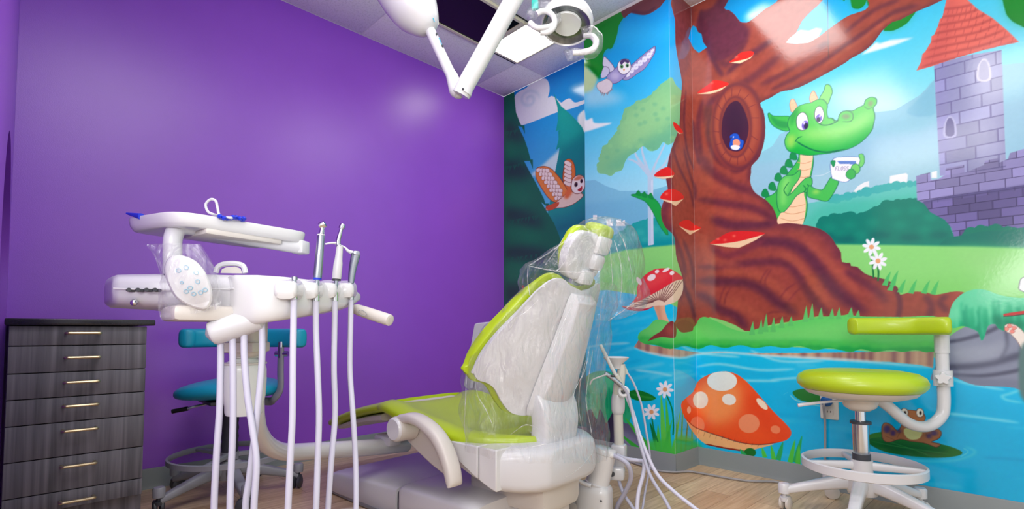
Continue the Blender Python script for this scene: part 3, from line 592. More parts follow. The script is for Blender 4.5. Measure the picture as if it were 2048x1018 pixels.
shelf('1358,450 1364,442 1378,440 1390,450 1402,456 1380,461', '1358,452 1380,460 1402,457 1390,464 1380,470', ())
shelf('1420,488 1440,474 1460,464 1490,462 1530,466 1510,474 1470,484', '1420,488 1470,482 1530,467 1512,480 1478,496 1450,494', ((1436,478),(1468,472),(1450,480)))
# red spotted mushroom
B.poly('1306,602 1330,588 1330,620 1340,646 1352,660 1330,668 1322,658 1314,630', (226,176,140)); B.poly('1306,602 1318,600 1326,650 1322,658 1314,630', (200,140,112), fe=3, al=.7)
B.poly('1243,612 1256,612 1272,604 1300,588 1330,566 1350,556 1364,556 1366,580 1356,600 1334,610 1310,612 1290,618 1262,620', (232,206,180))
for i in range(17): u = i/16; B.line([(1306+u*22,604-4*math.sin(u*PI)),(1262+u*104,616-56*u-10*math.sin(u*PI))], 1.8, (112,66,62), al=.8, taper=False)
B.poly('1243,613 1256,614 1290,617 1308,612 1290,621 1262,621', (190,50,66)); B.poly('1243,612 1262,606 1274,590 1274,575 1284,556 1300,543 1316,537 1340,538 1358,548 1366,558 1350,562 1320,580 1294,594 1276,603', (218,48,56))
B.poly('1290,560 1310,545 1340,545 1330,560 1300,578', (232,80,76), fe=6, al=.6)
for x, y, rx, ry in ((1303,555,9,6),(1314,543,4.5,3.5),(1332,540,8,3),(1344,546,5,4),(1278,562,4,9)): B.oval(x, y, rx, ry, (238,222,222), rot=-.5)
# grass island and cliff
cf = B.poly('1268,694 1280,676 1300,690 1400,706 1600,706 1868,702 1866,736 1840,730 1780,724 1700,722 1600,716 1540,712 1480,706 1430,704 1396,708 1360,716 1320,712 1290,704', (182,142,120), sm=False)
c = B.mask(cf)
for i in range(40): x = 1274+i*15+rs.uniform(-3,3); B.poly([(x,680),(x+rs.uniform(5,9),680),(x+rs.uniform(4,8),740),(x-1,740)], rs.choice([(140,98,96),(206,172,142),(128,84,92),(196,160,130)]), fe=2, al=.7, clip=c)
B.line('1268,696 1300,706 1360,716 1400,708 1450,705 1540,712 1620,716 1720,722 1866,735', 5, (190,230,240), fe=1.5, al=.8)
GI = (92,204,100)
gi = B.poly('1276,678 1280,664 1296,654 1310,640 1326,640 1342,646 1372,660 1390,652 1398,638 1412,634 1440,646 1460,656 1490,664 1520,656 1560,650 1600,640 1640,634 1690,630 1700,624 1712,632 1800,634 1880,636 1880,690 1872,702 1850,704 1830,700 1806,704 1780,700 1750,704 1722,698 1700,704 1660,696 1630,700 1600,692 1570,696 1540,692 1510,696 1480,690 1450,696 1420,690 1398,698 1370,692 1340,698 1310,690 1290,688', GI)
c = B.mask(gi)
B.line('1278,682 1310,686 1340,694 1400,694 1440,690 1520,692 1600,690 1700,698 1800,700 1880,700', 18, (26,164,70), fe=7, clip=c, taper=False); B.poly('1290,660 1330,644 1400,650 1500,668 1700,640 1870,640 1870,670 1500,680 1320,670', (116,212,110), fe=10, al=.8, clip=c)
for i in range(30): x = 1290+i*20; B.oval(x, 683+rs.uniform(-3,4)+(x-1290)*.012, 11, 6, (78,198,82), fe=3, al=.7, clip=c)
B.poly('1296,682 1306,672 1322,662 1334,648 1344,642 1352,650 1352,672 1344,676 1324,674 1308,678', (132,52,54)); B.oval(1340,660,8,9,(156,66,58),fe=5); B.poly('1352,650 1366,640 1384,646 1386,660 1376,664 1362,664', (140,56,52))
for x, y, h in ((1503,666,24),(1520,664,26),(1530,660,34),(1545,660,26),(1562,652,20),(1580,648,16),(1610,640,30),(1622,636,30),(1640,634,20),(1662,634,18),(1676,634,20),(1700,630,16),(1714,634,14)):
    B.poly([(x-5,y+4),(x-1,y-h*.5),(x+3,y-h),(x+5,y-h*.4),(x+7,y+4)], (92,192,104), sm=False); 
for x, y, h in ((1770,566,24),(1785,566,26),(1800,580,22),(1822,582,24),(1848,582,22),(1866,584,24),(1780,576,16)): B.poly([(x-6,y+4),(x+4,y-h*.6),(x+12,y-h),(x+8,y-h*.3),(x+5,y+6)], (72,184,98), sm=False)
# daisies on the meadow
for q in ('1743,508 1746,540 1747,556', '1755,530 1757,545 1756,562'): B.line(q, 2.6, (10,110,50), taper=False)
daisy(B, 1743, 494, 18, .2); daisy(B, 1756, 522, 18, .5)
# rocks with moss, right edge
RK = (132,138,160)
rk = B.poly('1862,760 1872,730 1880,700 1900,672 1940,650 2000,640 2120,640 2120,800 2030,776 1950,770 1900,752', RK); c = B.mask(rk)
for q, w in (('1850,690 1920,680 1980,662 2016,640', 7), ('1864,724 1900,734 1980,726 2060,704', 12), ('1890,748 1960,752 2030,742 2060,730', 7), ('2010,650 2014,690 2000,720', 4), ('2040,690 2044,760', 8)): B.line(q, w, (74,76,98), fe=w*.3, clip=c, al=.9)
B.poly('1900,700 1980,690 2010,680 2000,716 1930,724', (158,164,182), fe=9, al=.7, clip=c); B.poly('1862,734 1890,740 1960,756 2040,760 2040,780 1950,772 1900,756', (112,118,140), fe=5, al=.7, clip=c)
MS = (90,204,156)
ms = B.poly('1895,650 1898,630 1906,606 1924,588 1948,579 1972,580 2000,590 2040,596 2120,600 2120,680 2040,664 2010,662 1996,656 1990,648 1976,652 1968,676 1962,680 1956,664 1940,656 1924,652 1908,656', MS); c = B.mask(ms)
B.poly('1890,660 1930,640 1990,630 2050,620 2050,690 1890,690', (8,152,110), fe=12, al=.9, clip=c)
for i in range(34): x = 1900+i*4.6; y0 = 606+rs.uniform(-8,16); B.line([(x,y0),(x+rs.uniform(-2,6),y0+20),(x+rs.uniform(0,8),y0+rs.uniform(34,62))], rs.uniform(2,5), rs.choice([(18,164,116),(110,216,168),(0,140,104)]), fe=1, al=.7, clip=c)
B.line('1990,632 2012,650 2060,650', 20, (0,120,90), fe=6, al=.7, clip=c)
B.line('2007,630 2030,627 2060,623', [4,6,6], (190,44,44), taper=False); B.line('2007,633 2030,631 2060,627', 1.4, (80,20,30), taper=False)
shape(B, '2010,652 2016,648 2026,649 2036,654 2050,668 2070,700 2050,706 2036,684 2022,668 2012,662', (232,222,214), 1.4, (120,84,80))
for x, y in ((2013,658),(2019,652),(2028,656),(2024,663)): shape(B, [(x-4,y),(x,y-4),(x+5,y),(x,y+4)], (232,140,130), .9, (160,70,70))
shape(B, '2046,556 2040,570 2042,580 2070,586 2070,556', (232,232,236), 3, (60,60,80))
B.poly('2040,700 2060,690 2060,800 2044,796 2038,770', (88,120,120), fe=3)
# lower left rock with moss, lily leaf, daisies, grass
B.poly('1150,800 1200,800 1262,850 1300,900 1300,940 1150,940', (96,96,128), fe=2); B.poly('1180,810 1230,820 1226,890 1180,880', (46,42,66), fe=9, al=.9); B.poly('1236,860 1276,880 1290,920 1240,910', (134,138,172), fe=8, al=.8)
m2 = B.poly('1165,790 1168,760 1180,748 1200,742 1225,746 1250,770 1262,800 1264,826 1256,846 1246,842 1238,820 1226,824 1218,838 1212,846 1208,834 1200,818 1194,838 1188,830 1182,818 1170,822', (40,180,120)); c = B.mask(m2)
B.poly('1172,752 1200,742 1226,752 1220,780 1180,784', (92,206,150), fe=8, clip=c)
for i in range(16): x = 1170+i*6; B.line([(x,778+rs.uniform(-8,8)),(x+2,800),(x+3,rs.uniform(815,840))], 4, rs.choice([(10,150,100),(80,204,140)]), fe=1, al=.7, clip=c)
B.poly('1254,788 1268,780 1290,784 1312,796 1296,802 1270,800', (16,122,40)); B.line('1262,788 1290,794 1308,797', 2, (60,160,60), fe=1)
for x, y, tx, ty, w, col in ((1300,918,1238,866,12,(52,180,62)), (1310,912,1250,835,14,(60,190,62)), (1322,915,1300,845,13,(0,120,60)), (1330,918,1322,790,13,(92,206,78)), (1340,920,1332,798,11,(74,196,66)), (1345,918,1362,815,10,(84,200,74)), (1318,915,1316,850,11,(70,194,72)), (1352,915,1354,830,9,(60,170,54)), (1362,912,1366,800,8,(70,170,60)), (1370,908,1376,836,8,(90,130,50)), (1384,905,1384,840,8,(80,180,66)), (1328,905,1344,840,7,(60,186,70))): blade(B, x, y, tx, ty, w, col)
B.poly('1290,890 1310,880 1340,885 1346,935 1290,935', (62,196,72), fe=5, al=.9); B.poly('1350,880 1372,872 1400,890 1410,920 1350,930', (70,190,70), fe=5, al=.9)
for q in ('1333,790 1344,818 1347,850 1346,870', '1304,838 1308,860 1316,884'): B.line(q, 3, (10,130,60), taper=False)
daisy(B, 1330, 779, 17, .1); daisy(B, 1303, 824, 16, .4)
# lily leaves right
B.poly('1585,786 1596,779 1620,778 1660,786 1664,806 1630,806 1600,800', (24,120,40)); B.line('1580,790 1596,802 1640,812 1670,812', 2.5, (140,216,220), al=.8)
B.line('1566,790 1576,784', 2, (140,216,230), al=.7)
B.poly('1734,872 1760,864 1800,864 1800,878 1750,880', (40,120,40)); B.poly('1735,880 1770,874 1830,878 1890,890 1922,902 1920,910 1890,915 1840,914 1780,906 1748,894', (20,104,40)); B.poly('1760,884 1830,888 1900,904 1850,912 1780,902', (14,84,36), fe=6)
for q in ('1742,882 1800,894 1900,908', '1760,878 1830,900 1860,912'): B.line(q, 1.6, (50,130,60), al=.6)
B.line('1750,908 1820,920 1900,922 1944,910 1948,900 1930,894', 3, (90,206,222), al=.8, fe=.8); B.line('1926,896 1936,904 1920,914', 2, (90,206,222), al=.7)
# frog
FO = (60,36,30)
shape(B, '1766,878 1764,856 1770,846 1782,850 1796,862 1806,846 1814,836 1842,836 1850,848 1856,862 1872,858 1882,864 1878,876 1862,884 1880,888 1872,894 1850,886 1820,882 1800,878 1778,884', (146,96,62), 2, FO)
for x, y, rx, ry in ((1774,858,7,8),(1786,866,5,6),(1868,866,7,5),(1858,872,5,5),(1798,862,4,4)): B.oval(x, y, rx, ry, (64,50,104), fe=1.5)
B.poly('1812,856 1840,856 1844,868 1836,878 1818,878 1808,866', (188,196,132)); shape(B, '1802,838 1804,822 1816,820 1832,822 1846,826 1850,838 1840,846 1814,846', (160,98,52), 1.5, FO)
for x in (1809, 1840): shape(B, [(x-7,825),(x-4,818),(x+3,818),(x+7,825),(x+4,833),(x-4,833)], (224,222,206), 1.8, FO); B.oval(x+1, 826, 2.6, 4, (40,30,30))
for q in ('1770,872 1790,880', '1866,884 1880,890', '1800,864 1794,876', '1850,864 1856,876'): B.line(q, 1.8, FO, al=.8)
# orange mushroom by the base
om = B.poly('1362,810 1372,796 1386,784 1394,766 1404,756 1426,746 1450,743 1472,748 1494,764 1516,788 1544,820 1570,846 1582,862 1578,876 1560,884 1520,889 1480,884 1440,872 1410,862 1386,852 1370,836', (240,86,40), n=5); c = B.mask(om)
B.poly('1388,790 1420,762 1480,770 1480,820 1440,850 1400,830', (248,150,84), fe=16, al=.95, clip=c); B.poly('1362,830 1420,868 1520,886 1580,872 1580,900 1362,890', (234,66,30), fe=9, al=.7, clip=c); B.poly('1500,780 1580,850 1580,880 1540,870 1500,830', (230,70,32), fe=14, al=.7, clip=c)
for x, y, rx, ry, col, rt in ((1444,762,30,20,(232,234,228),0),(1401,800,15,17,(236,232,220),0),(1458,799,14,11,(240,236,226),.2),(1524,808,15,6,(246,226,200),.8),(1498,847,21,19,(242,144,102),0),(1551,859,10,8,(242,134,92),.3),(1378,820,4,7,(246,180,150),0),(1395,850,14,17,(240,136,96),-.2)): B.oval(x, y, rx, ry, col, rot=rt, clip=c)
B.poly('1372,840 1388,854 1412,864 1442,874 1482,886 1520,890 1548,888 1520,896 1490,902 1450,896 1416,890 1392,872', (240,178,122)); B.line('1368,834 1388,853 1412,863 1442,873 1482,885 1520,889 1560,884', 2, (150,40,20), al=.8)
for x in range(1386,1530,12): B.line([(x,857+(x-1386)*.24),(x-3,868+(x-1386)*.2)], 1.8, (120,50,30), al=.8)
B.line('1410,888 1450,896 1490,902', 3, (130,30,20)); B.oval(1500,905,12,9,(6,110,40))
for x, y, tx, ty in ((1548,920,1542,890),(1556,920,1566,884),(1580,925,1590,880),(1590,925,1604,872),(1530,915,1524,895),(1490,912,1480,898),(1596,928,1598,890)): blade(B, x, y, tx, ty, 9, rs.choice([(74,196,66),(30,170,90)]))
B.line('1655,0 1656,60 1657,116', 1.1, (70,60,60), al=.7, taper=False)
# printed paper grain
for a in (A, B):
    g = np.random.RandomState(2).rand(a.h, a.w).astype(np.float32)-.5; a.A *= (1+a.blur(g, 2)*.06)[..., None]; np.clip(a.A, 0, 255, out=a.A)
MU = bpy.data.materials.new('printed_vinyl_mural'); MU.use_nodes = True
nt = MU.node_tree; b = nt.nodes['Principled BSDF']; at_ = nt.nodes.new('ShaderNodeVertexColor'); at_.layer_name = 'print'
nt.links.new(at_.outputs['Color'], b.inputs['Base Color']); b.inputs['Roughness'].default_value = .12; b.inputs['Specular IOR Level'].default_value = .45
_n = nt.nodes.new('ShaderNodeTexNoise'); _n.inputs['Scale'].default_value = 90; _t = nt.nodes.new('ShaderNodeTexCoord'); nt.links.new(_t.outputs['Object'], _n.inputs['Vector'])
_b = nt.nodes.new('ShaderNodeBump'); _b.inputs['Strength'].default_value = .05; _b.inputs['Distance'].default_value = .002; nt.links.new(_n.outputs['Fac'], _b.inputs['Height']); nt.links.new(_b.outputs['Normal'], b.inputs['Normal'])
def wall_of(name, a, j0, j1, place):
    n = j1-j0; h = a.h; s = a.s0+np.arange(j0, j1)*a.ds; z = np.minimum(a.z0+np.arange(h)*a.dz, H+.002)
    xy = np.array([place(v) for v in s]); co = np.zeros((h, n, 3), np.float32); co[..., 0] = xy[None, :, 0]; co[..., 1] = xy[None, :, 1]; co[..., 2] = z[:, None]
    idx = np.arange(h*n).reshape(h, n); q = np.stack([idx[:-1, :-1], idx[:-1, 1:], idx[1:, 1:], idx[1:, :-1]], -1).reshape(-1, 4)
    me = bpy.data.meshes.new(name); me.vertices.add(h*n); me.vertices.foreach_set('co', co.ravel()); me.loops.add(q.size); me.loops.foreach_set('vertex_index', q.ravel().astype(np.int32))
    me.polygons.add(len(q)); me.polygons.foreach_set('loop_start', (np.arange(len(q))*4).astype(np.int32)); me.update(calc_edges=True)
    ca = me.color_attributes.new('print', 'BYTE_COLOR', 'POINT'); c = np.ones((h, n, 4), np.float32); c[..., :3] = a.A[:, j0:j1]/255; ca.data.foreach_set('color_srgb', c.ravel())
    me.materials.append(MU); o = bpy.data.objects.new(name, me); COL.objects.link(o); return tag(o, kind='structure')
wall_of('wall_back_left', A, 0, A.w, lambda s: (s, 0))
jc = int(round((XC-XL-B.s0)/B.ds)); jl = int(round((0-B.s0)/B.ds)); jr = int(round((XC-XL+DC-B.s0)/B.ds))
wall_of('wall_column_side', B, 0, jl+1, lambda s: (XL, -min(s+DC, DC)))
wall_of('wall_column', B, jl, jc+1, lambda s: (XL+min(max(s, 0), XC-XL), -DC))
wall_of('wall_column_return', B, jc, jr+1, lambda s: (XC, -DC+min(max(s-(XC-XL), 0), DC)))
wall_of('wall_back', B, jr, B.w, lambda s: (XC+max(0, s-(XC-XL+DC)), 0))
# ------------------------------------------------------------------ furniture materials
WH = mat('white_plastic', (206,206,210), .28, var=.015, coat=.2)
WC = mat('warm_white_plastic', (204,198,192), .34, var=.02)
WB = mat('bright_white_enamel', (212,212,214), .22, var=.01, coat=.3)
GR = mat('grey_plastic', (140,142,148), .42, var=.05)
GD_ = mat('dark_grey_plastic', (58,60,66), .45, var=.05)
BK = mat('black_plastic', (16,16,18), .35, var=.03)
GN = mat('lime_vinyl', (170,194,24), .36, bump=.08, bscale=500, var=.05, vscale=4, coat=.15)
TL = mat('teal_vinyl', (22,158,188), .38, bump=.08, bscale=500, var=.05, vscale=4)
HO = mat('pale_hose', (200,199,218), .36, var=.03)
HG = mat('grey_hose', (176,176,196), .36, var=.04)
CH_ = mat('chrome', (210,212,216), .14, metal=1, var=.02)
ST_ = mat('brushed_steel', (176,182,192), .3, metal=1, var=.06, vscale=30)
NI = mat('champagne_nickel', (214,196,160), .32, metal=1, var=.04)
BLU = mat('blue_plastic', (28,52,196), .35, var=.08, vscale=40)
CYN = mat('cyan_print', (130,190,216), .4, var=.02)
IV = mat('ivory_plastic', (206,204,194), .35, var=.01)
def clear(name, white=.1, rough=.1, bump=.6, sc_=14):
    m = bpy.data.materials.new(name); m.use_nodes = True; nt = m.node_tree; nt.nodes.remove(nt.nodes['Principled BSDF']); L = nt.links.new; N = nt.nodes.new
    out = nt.nodes['Material Output']; tr = N('ShaderNodeBsdfTransparent'); gl = N('ShaderNodeBsdfGlossy'); gl.inputs['Roughness'].default_value = rough
    df = N('ShaderNodeBsdfDiffuse'); df.inputs['Color'].default_value = (.92,.93,.95,1); tl = N('ShaderNodeBsdfTranslucent'); tl.inputs['Color'].default_value = (.92,.93,.95,1)
    lw = N('ShaderNodeLayerWeight'); lw.inputs['Blend'].default_value = .22
    tc = N('ShaderNodeTexCoord'); no = N('ShaderNodeTexNoise'); no.inputs['Scale'].default_value = sc_; no.inputs['Detail'].default_value = 6; no.inputs['Distortion'].default_value = 1.6
    mp = N('ShaderNodeMapping'); mp.inputs['Scale'].default_value = (1.6, 1.6, .7); L(tc.outputs['Object'], mp.inputs['Vector']); L(mp.outputs['Vector'], no.inputs['Vector'])
    bp = N('ShaderNodeBump'); bp.inputs['Strength'].default_value = bump; bp.inputs['Distance'].default_value = .02; L(no.outputs['Fac'], bp.inputs['Height'])
    for q in (gl, df, lw): L(bp.outputs['Normal'], q.inputs['Normal'])
    rp = N('ShaderNodeValToRGB'); rp.color_ramp.elements[0].position = .52; rp.color_ramp.elements[1].position = .74; rp.color_ramp.elements[0].color = (white*.4,)*3+(1,); rp.color_ramp.elements[1].color = (white*4.5,)*3+(1,)
    L(no.outputs['Fac'], rp.inputs['Fac'])
    ad = N('ShaderNodeMixShader'); L(df.outputs[0], ad.inputs[1]); L(tl.outputs[0], ad.inputs[2])
    m1 = N('ShaderNodeMixShader'); L(rp.outputs['Color'], m1.inputs['Fac']); L(tr.outputs[0], m1.inputs[1]); L(ad.outputs[0], m1.inputs[2])
    mu = N('ShaderNodeMath'); mu.operation = 'MULTIPLY_ADD'; mu.inputs[1].default_value = .38; mu.inputs[2].default_value = .04; L(lw.outputs['Facing'], mu.inputs[0])
    m2 = N('ShaderNodeMixShader'); L(mu.outputs[0], m2.inputs['Fac']); L(m1.outputs[0], m2.inputs[1]); L(gl.outputs[0], m2.inputs[2]); L(m2.outputs[0], out.inputs['Surface'])
    return m
FILM = clear('clear_barrier_film', .036, .07, .9, 16); FILM2 = clear('clear_pouch_film', .06, .12, .4, 22)
def se(c, a, b, ra, rb, ex=2.6, n=28, ph=0):                      # rounded ring spanned by two directions
    c, a, b = Vector(c), Vector(a), Vector(b); o = []
    for k in range(n):
        t = 2*PI*k/n+ph; x, y = math.cos(t), math.sin(t)
        o.append(c+a*(ra*math.copysign(abs(x)**(2/ex), x))+b*(rb*math.copysign(abs(y)**(2/ex), y)))
    return o
# ------------------------------------------------------------------ drawer cabinet and its worktop
def wood_mat():
    m = bpy.data.materials.new('charcoal_woodgrain'); m.use_nodes = True; nt = m.node_tree; b = nt.nodes['Principled BSDF']; L = nt.links.new
    tc = nt.nodes.new('ShaderNodeTexCoord'); mp = nt.nodes.new('ShaderNodeMapping'); mp.inputs['Scale'].default_value = (30, 30, .9); L(tc.outputs['Object'], mp.inputs['Vector'])
    n = nt.nodes.new('ShaderNodeTexNoise'); n.inputs['Scale'].default_value = 1.6; n.inputs['Detail'].default_value = 7; n.inputs['Distortion'].default_value = .5; L(mp.outputs['Vector'], n.inputs['Vector'])
    r = nt.nodes.new('ShaderNodeValToRGB'); r.color_ramp.elements[0].position = .28; r.color_ramp.elements[1].position = .74
    r.color_ramp.elements[0].color = rgb(60,60,67); r.color_ramp.elements[1].color = rgb(128,125,132); L(n.outputs['Fac'], r.inputs['Fac']); L(r.outputs['Color'], b.inputs['Base Color'])
    b.inputs['Roughness'].default_value = .42; return m
def stone_mat():
    m = bpy.data.materials.new('black_granite_laminate'); m.use_nodes = True; nt = m.node_tree; b = nt.nodes['Principled BSDF']; L = nt.links.new
    tc = nt.nodes.new('ShaderNodeTexCoord'); n = nt.nodes.new('ShaderNodeTexVoronoi'); n.inputs['Scale'].default_value = 190; L(tc.outputs['Object'], n.inputs['Vector'])
    n2 = nt.nodes.new('ShaderNodeTexNoise'); n2.inputs['Scale'].default_value = 60; L(tc.outputs['Object'], n2.inputs['Vector'])
    r = nt.nodes.new('ShaderNodeValToRGB'); r.color_ramp.elements[0].position = .0; r.color_ramp.elements[0].color = rgb(112,104,128); r.color_ramp.elements[1].position = .12; r.color_ramp.elements[1].color = rgb(34,32,44); L(n.outputs['Distance'], r.inputs['Fac'])
    mx = nt.nodes.new('ShaderNodeMix'); mx.data_type = 'RGBA'; mx.blend_type = 'MULTIPLY'; mx.inputs['Factor'].default_value = .5; L(r.outputs['Color'], mx.inputs['A']); L(n2.outputs['Fac'], mx.inputs['B'])
    L(mx.outputs['Result'], b.inputs['Base Color']); b.inputs['Roughness'].default_value = .25; return m
WD, SN = wood_mat(), stone_mat()
cx = .46; yl, yr = -2.545, on(291, 800, 0, cx).y
ztop = on(299, 640, 0, cx+.012).z; zc = on(298, 652, 0, cx).z
t = thing('drawer_cabinet', 'dark woodgrain cabinet of seven drawers standing against the purple wall', 'cabinet', (.23, (yl+yr)/2, 0))
MB().box((.215, (yl+yr)/2, zc/2-.0005), (.43, yr-yl, zc-.001), .002).build('carcass', WD, t)
ysplit = [655, 688.5, 737, 783, 829, 892, 955]           # drawer seams as seen at the cabinet's right edge
zs = [zc]+[on(291, y, 0, cx).z for y in ysplit[1:]]+[.10]
xf = .43
for i in range(7):
    z1, z0 = zs[i]-.0015, zs[i+1]+.0015
    d = MB().box((xf+.0145, (yl+yr)/2, (z0+z1)/2), (.026, yr-yl-.004, z1-z0), .0015).build('drawer', WD, t)
    zc_ = [on(165, q, 0, cx+.03).z for q in (666, 715, 764, 811, 860, 930, 1000)][i]; yc_ = on(165, 700, 0, cx).y-.004*0
    h = MB(); a, b = yc_-.042, yc_+.042
    h.tube([(xf+.026,a,zc_),(xf+.05,a,zc_),(xf+.056,a+.006,zc_),(xf+.056,b-.006,zc_),(xf+.05,b,zc_),(xf+.026,b,zc_)], .0048, 8, 4)
    h.build('handle', NI, d)
o = MB().box((.237, (yl+yr)/2+.006, (zc+ztop)/2+.001), (.474, yr-yl+.03, ztop-zc), .004).build('worktop', SN)
tag(o, 'speckled black worktop lying on the dark drawer cabinet', 'worktop')
# ------------------------------------------------------------------ stools
def caster(parent, x, y, z, ang, col, wheel):
    d = V(math.cos(ang), math.sin(ang), 0); n = V(-d.y, d.x, 0); r = .027; c = V(x, y, r)
    o = MB().cyl((x, y, z), (x, y, z-.03), .008, res=10).tube([V(x,y,z-.028), c+d*.004+V(0,0,.026)], (.016,.014), 10, 1).build('caster', col, parent)
    m = MB()
    for s in (-1, 1): m.lathe([(0,-.001),(r*.7,0),(r,.004),(r,.012),(r*.7,.016),(0,.017)], c+n*(s*.003)-d*.012, n*s, 20)
    m.build('wheel', wheel, o); return o
def star_base(t, cx, cy, angs, R, zh, col, wheel, leg_h=.05):
    c = V(cx, cy, 0)
    MB().lathe([(0,zh-.06),(.045,zh-.06),(.052,zh-.04),(.05,zh),(.036,zh+.015),(0,zh+.016)], c).build('base_hub', col, t)
    for a in angs:
        a = math.radians(a); d = V(math.cos(a), math.sin(a), 0); n = V(-d.y, d.x, 0); rings = []
        for k in range(9):
            f = k/8; p = c+d*(.03+(R-.03)*f); z = zh-.02-.055*f**1.3-.004*f; hh = .026-.012*f; w = .024-.008*f
            rings.append(se(p+V(0,0,z), n, V(0,0,1), w, hh, 3.4, 16))
        MB().loft(rings).lathe([(0,0),(.02,0),(.021,.03),(.017,.036),(0,.037)], c+d*R+V(0,0,.066), res=16).build('leg', col, t)
        caster(t, cx+d.x*R, cy+d.y*R, .068, a+1.2, col if wheel is not GD_ else GD_, wheel)
# lime stool on the right
sx, sy = 2.232, -.322
t = thing('wheeled_stool', 'lime green round stool with wraparound arm rest and white wheeled base by the mural', 'stool', (sx, sy, 0))
star_base(t, sx, sy, [201, 275, 345, 57, 129], .25, .155, WH, WC)
zr = .197
def ring_band(name, c, R, z, hb, th, m, parent, spokes, tilt=0):
    b = MB(); n = 56
    b.loft([[V(c[0]+(R+s)*math.cos(2*PI*k/n), c[1]+(R+s)*math.sin(2*PI*k/n), z+q) for s, q in ((0,-hb),(th,-hb*.8),(th,hb*.8),(0,hb),(-.003,hb*.6),(-.003,-hb*.6))] for k in range(n)], closed=True)
    for a in spokes:
        a = math.radians(a); d = V(math.cos(a), math.sin(a), 0); nn = V(-d.y, d.x, 0)
        b.loft([se(V(*c, z)+d*.02, nn, V(0,0,1), .012, hb*.9, 4, 12), se(V(*c, z)+d*R, nn, V(0,0,1), .01, hb*.55, 4, 12)])
    b.lathe([(.022,-hb*1.4),(.034,-hb*1.4),(.034,hb*1.2),(.022,hb*1.2)], (*c, z))
    return b.build(name, m, parent)
ring_band('foot_ring', (sx, sy), .183, zr, .017, .007, WH, t, [215, 15, 120])
MB().lathe([(0,.13),(.026,.13),(.026,.20),(.0262,.345),(.02,.35),(0,.35)], (sx, sy, 0)).build('column', CH_, t)
MB().lathe([(.0265,.215),(.0285,.215),(.0285,.238),(.0265,.238)], (sx, sy, 0)).build('column_band', GD_, t)
MB().lathe([(.02,.345),(.033,.345),(.033,.354),(.02,.356)], (sx, sy, 0)).build('column_collar', GD_, t)
MB().lathe([(0,.34),(.0165,.34),(.0165,.40),(0,.40)], (sx, sy, 0)).build('gas_lift', CH_, t)
MB().lathe([(0,.392),(.03,.392),(.05,.405),(.056,.42),(.058,.445),(0,.45)], (sx, sy, 0)).lathe([(0,.436),(.12,.438),(.165,.452),(.18,.468),(0,.47)], (sx, sy, 0)).build('seat_pan', WC, t)
MB().lathe([(0,.464),(.155,.464),(.185,.47),(.198,.485),(.2,.500),(.193,.517),(.172,.530),(.135,.537),(.07,.537),(0,.535)], (sx, sy, 0), res=56).build('seat', GN, t)
MB().tube([V(sx-.02,sy-.02,.43), V(sx-.10,sy-.06,.418), V(sx-.175,sy-.1,.402)], (.005,.005,.007), 8).build('height_lever', WH, t)
px_ = at(1884, 700, 1.86); pb = V(px_.x, px_.y, 0)
dv = (pb-V(sx,sy,0)).normalized()
MB().tube([V(sx,sy,.442)+dv*.05, V(sx,sy,.41)+dv*.10, pb.lerp(V(sx,sy,0),.42)+V(0,0,.345), pb.lerp(V(sx,sy,0),.2)+V(0,0,.335), pb.lerp(V(sx,sy,0),.04)+V(0,0,.37), pb+V(0,0,.42), pb+V(0,0,.52), pb+V(0,0,.60)], .0195, 14, 6).build('rest_bracket', WH, t)
b = MB().cyl(pb+V(0,0,.60), pb+V(0,0,.685), .0225)
b.build('rest_post', WH, t)
kb = at(1878, 759, 1.83); 
MB().lathe([(.018,-.028),(.029,-.028),(.029,.028),(.018,.028)], (pb.x, pb.y, kb.z+.003)).build('clamp_ring', WH, t)
b = MB()
kd = (V(CAM[0],CAM[1],0)-V(kb.x,kb.y,0)).normalized(); 
kc = V(pb.x,pb.y,kb.z+.004)+kd*.028; ax = kd; u1 = V(0,0,1); u2 = ax.cross(u1)
b.loft([[kc+ax*s+(u1*math.cos(2*PI*k/40)+u2*math.sin(2*PI*k/40))*(.021+.004*math.cos(5*2*PI*k/40))*sc2 for k in range(40)] for s, sc2 in ((0,.8),(.004,1),(.016,1),(.02,.8))])
b.build('clamp_knob', WH, t)
P = [at(1902, 652, 1.79), at(1890, 652, 1.80), at(1868, 652, 1.83), at(1830, 653, 1.885), at(1780, 654, 1.935), at(1735, 655, 1.965), at(1710, 656, 1.97), at(1701, 656, 1.97)]
zP = .698
C = cr([(p.x, p.y) for p in P], 6); m = len(C); rings = []
for i, q in enumerate(C):
    tt = np.array(C[min(i+1,m-1)])-np.array(C[max(i-1,0)]); tt /= np.linalg.norm(tt)+1e-9; nn = V(-tt[1], tt[0], 0)
    f = i/(m-1); e = min(1, math.sqrt(min(f, 1-f)*11+.02)); fat = 1.25-.35*min(1, f*2.6)
    rings.append(se((q[0], q[1], zP), nn, V(0,0,1), .033*fat*e, .032*(.55+.45*e), 3, 24))
MB().loft(rings).build('arm_rest', GN, t, angle=60)
# teal stool behind the delivery unit
tx, ty = .335, -1.875
t = thing('wheeled_stool', 'teal stool with straight backrest and grey wheeled base by the purple wall', 'stool', (tx, ty, 0))
star_base(t, tx, ty, [214, 286, 358, 70, 142], .265, .13, GR, GD_)
ring_band('foot_ring', (tx, ty), .215, .165, .012, .007, GR, t, [200, 320, 80])
b = MB(); prof = [(0,.13),(.03,.13)]
for k in range(12): prof += [(.030+.003*(k%2),.15+k*.018)]
prof += [(.026,.37),(0,.375)]
b.lathe(prof, (tx, ty, 0)).build('column_bellows', GD_, t)
MB().lathe([(0,.365),(.05,.37),(.055,.385),(0,.395)], (tx,ty,0)).box((tx,ty,.392),(.2,.2,.015),.004).build('seat_plate', GD_, t)
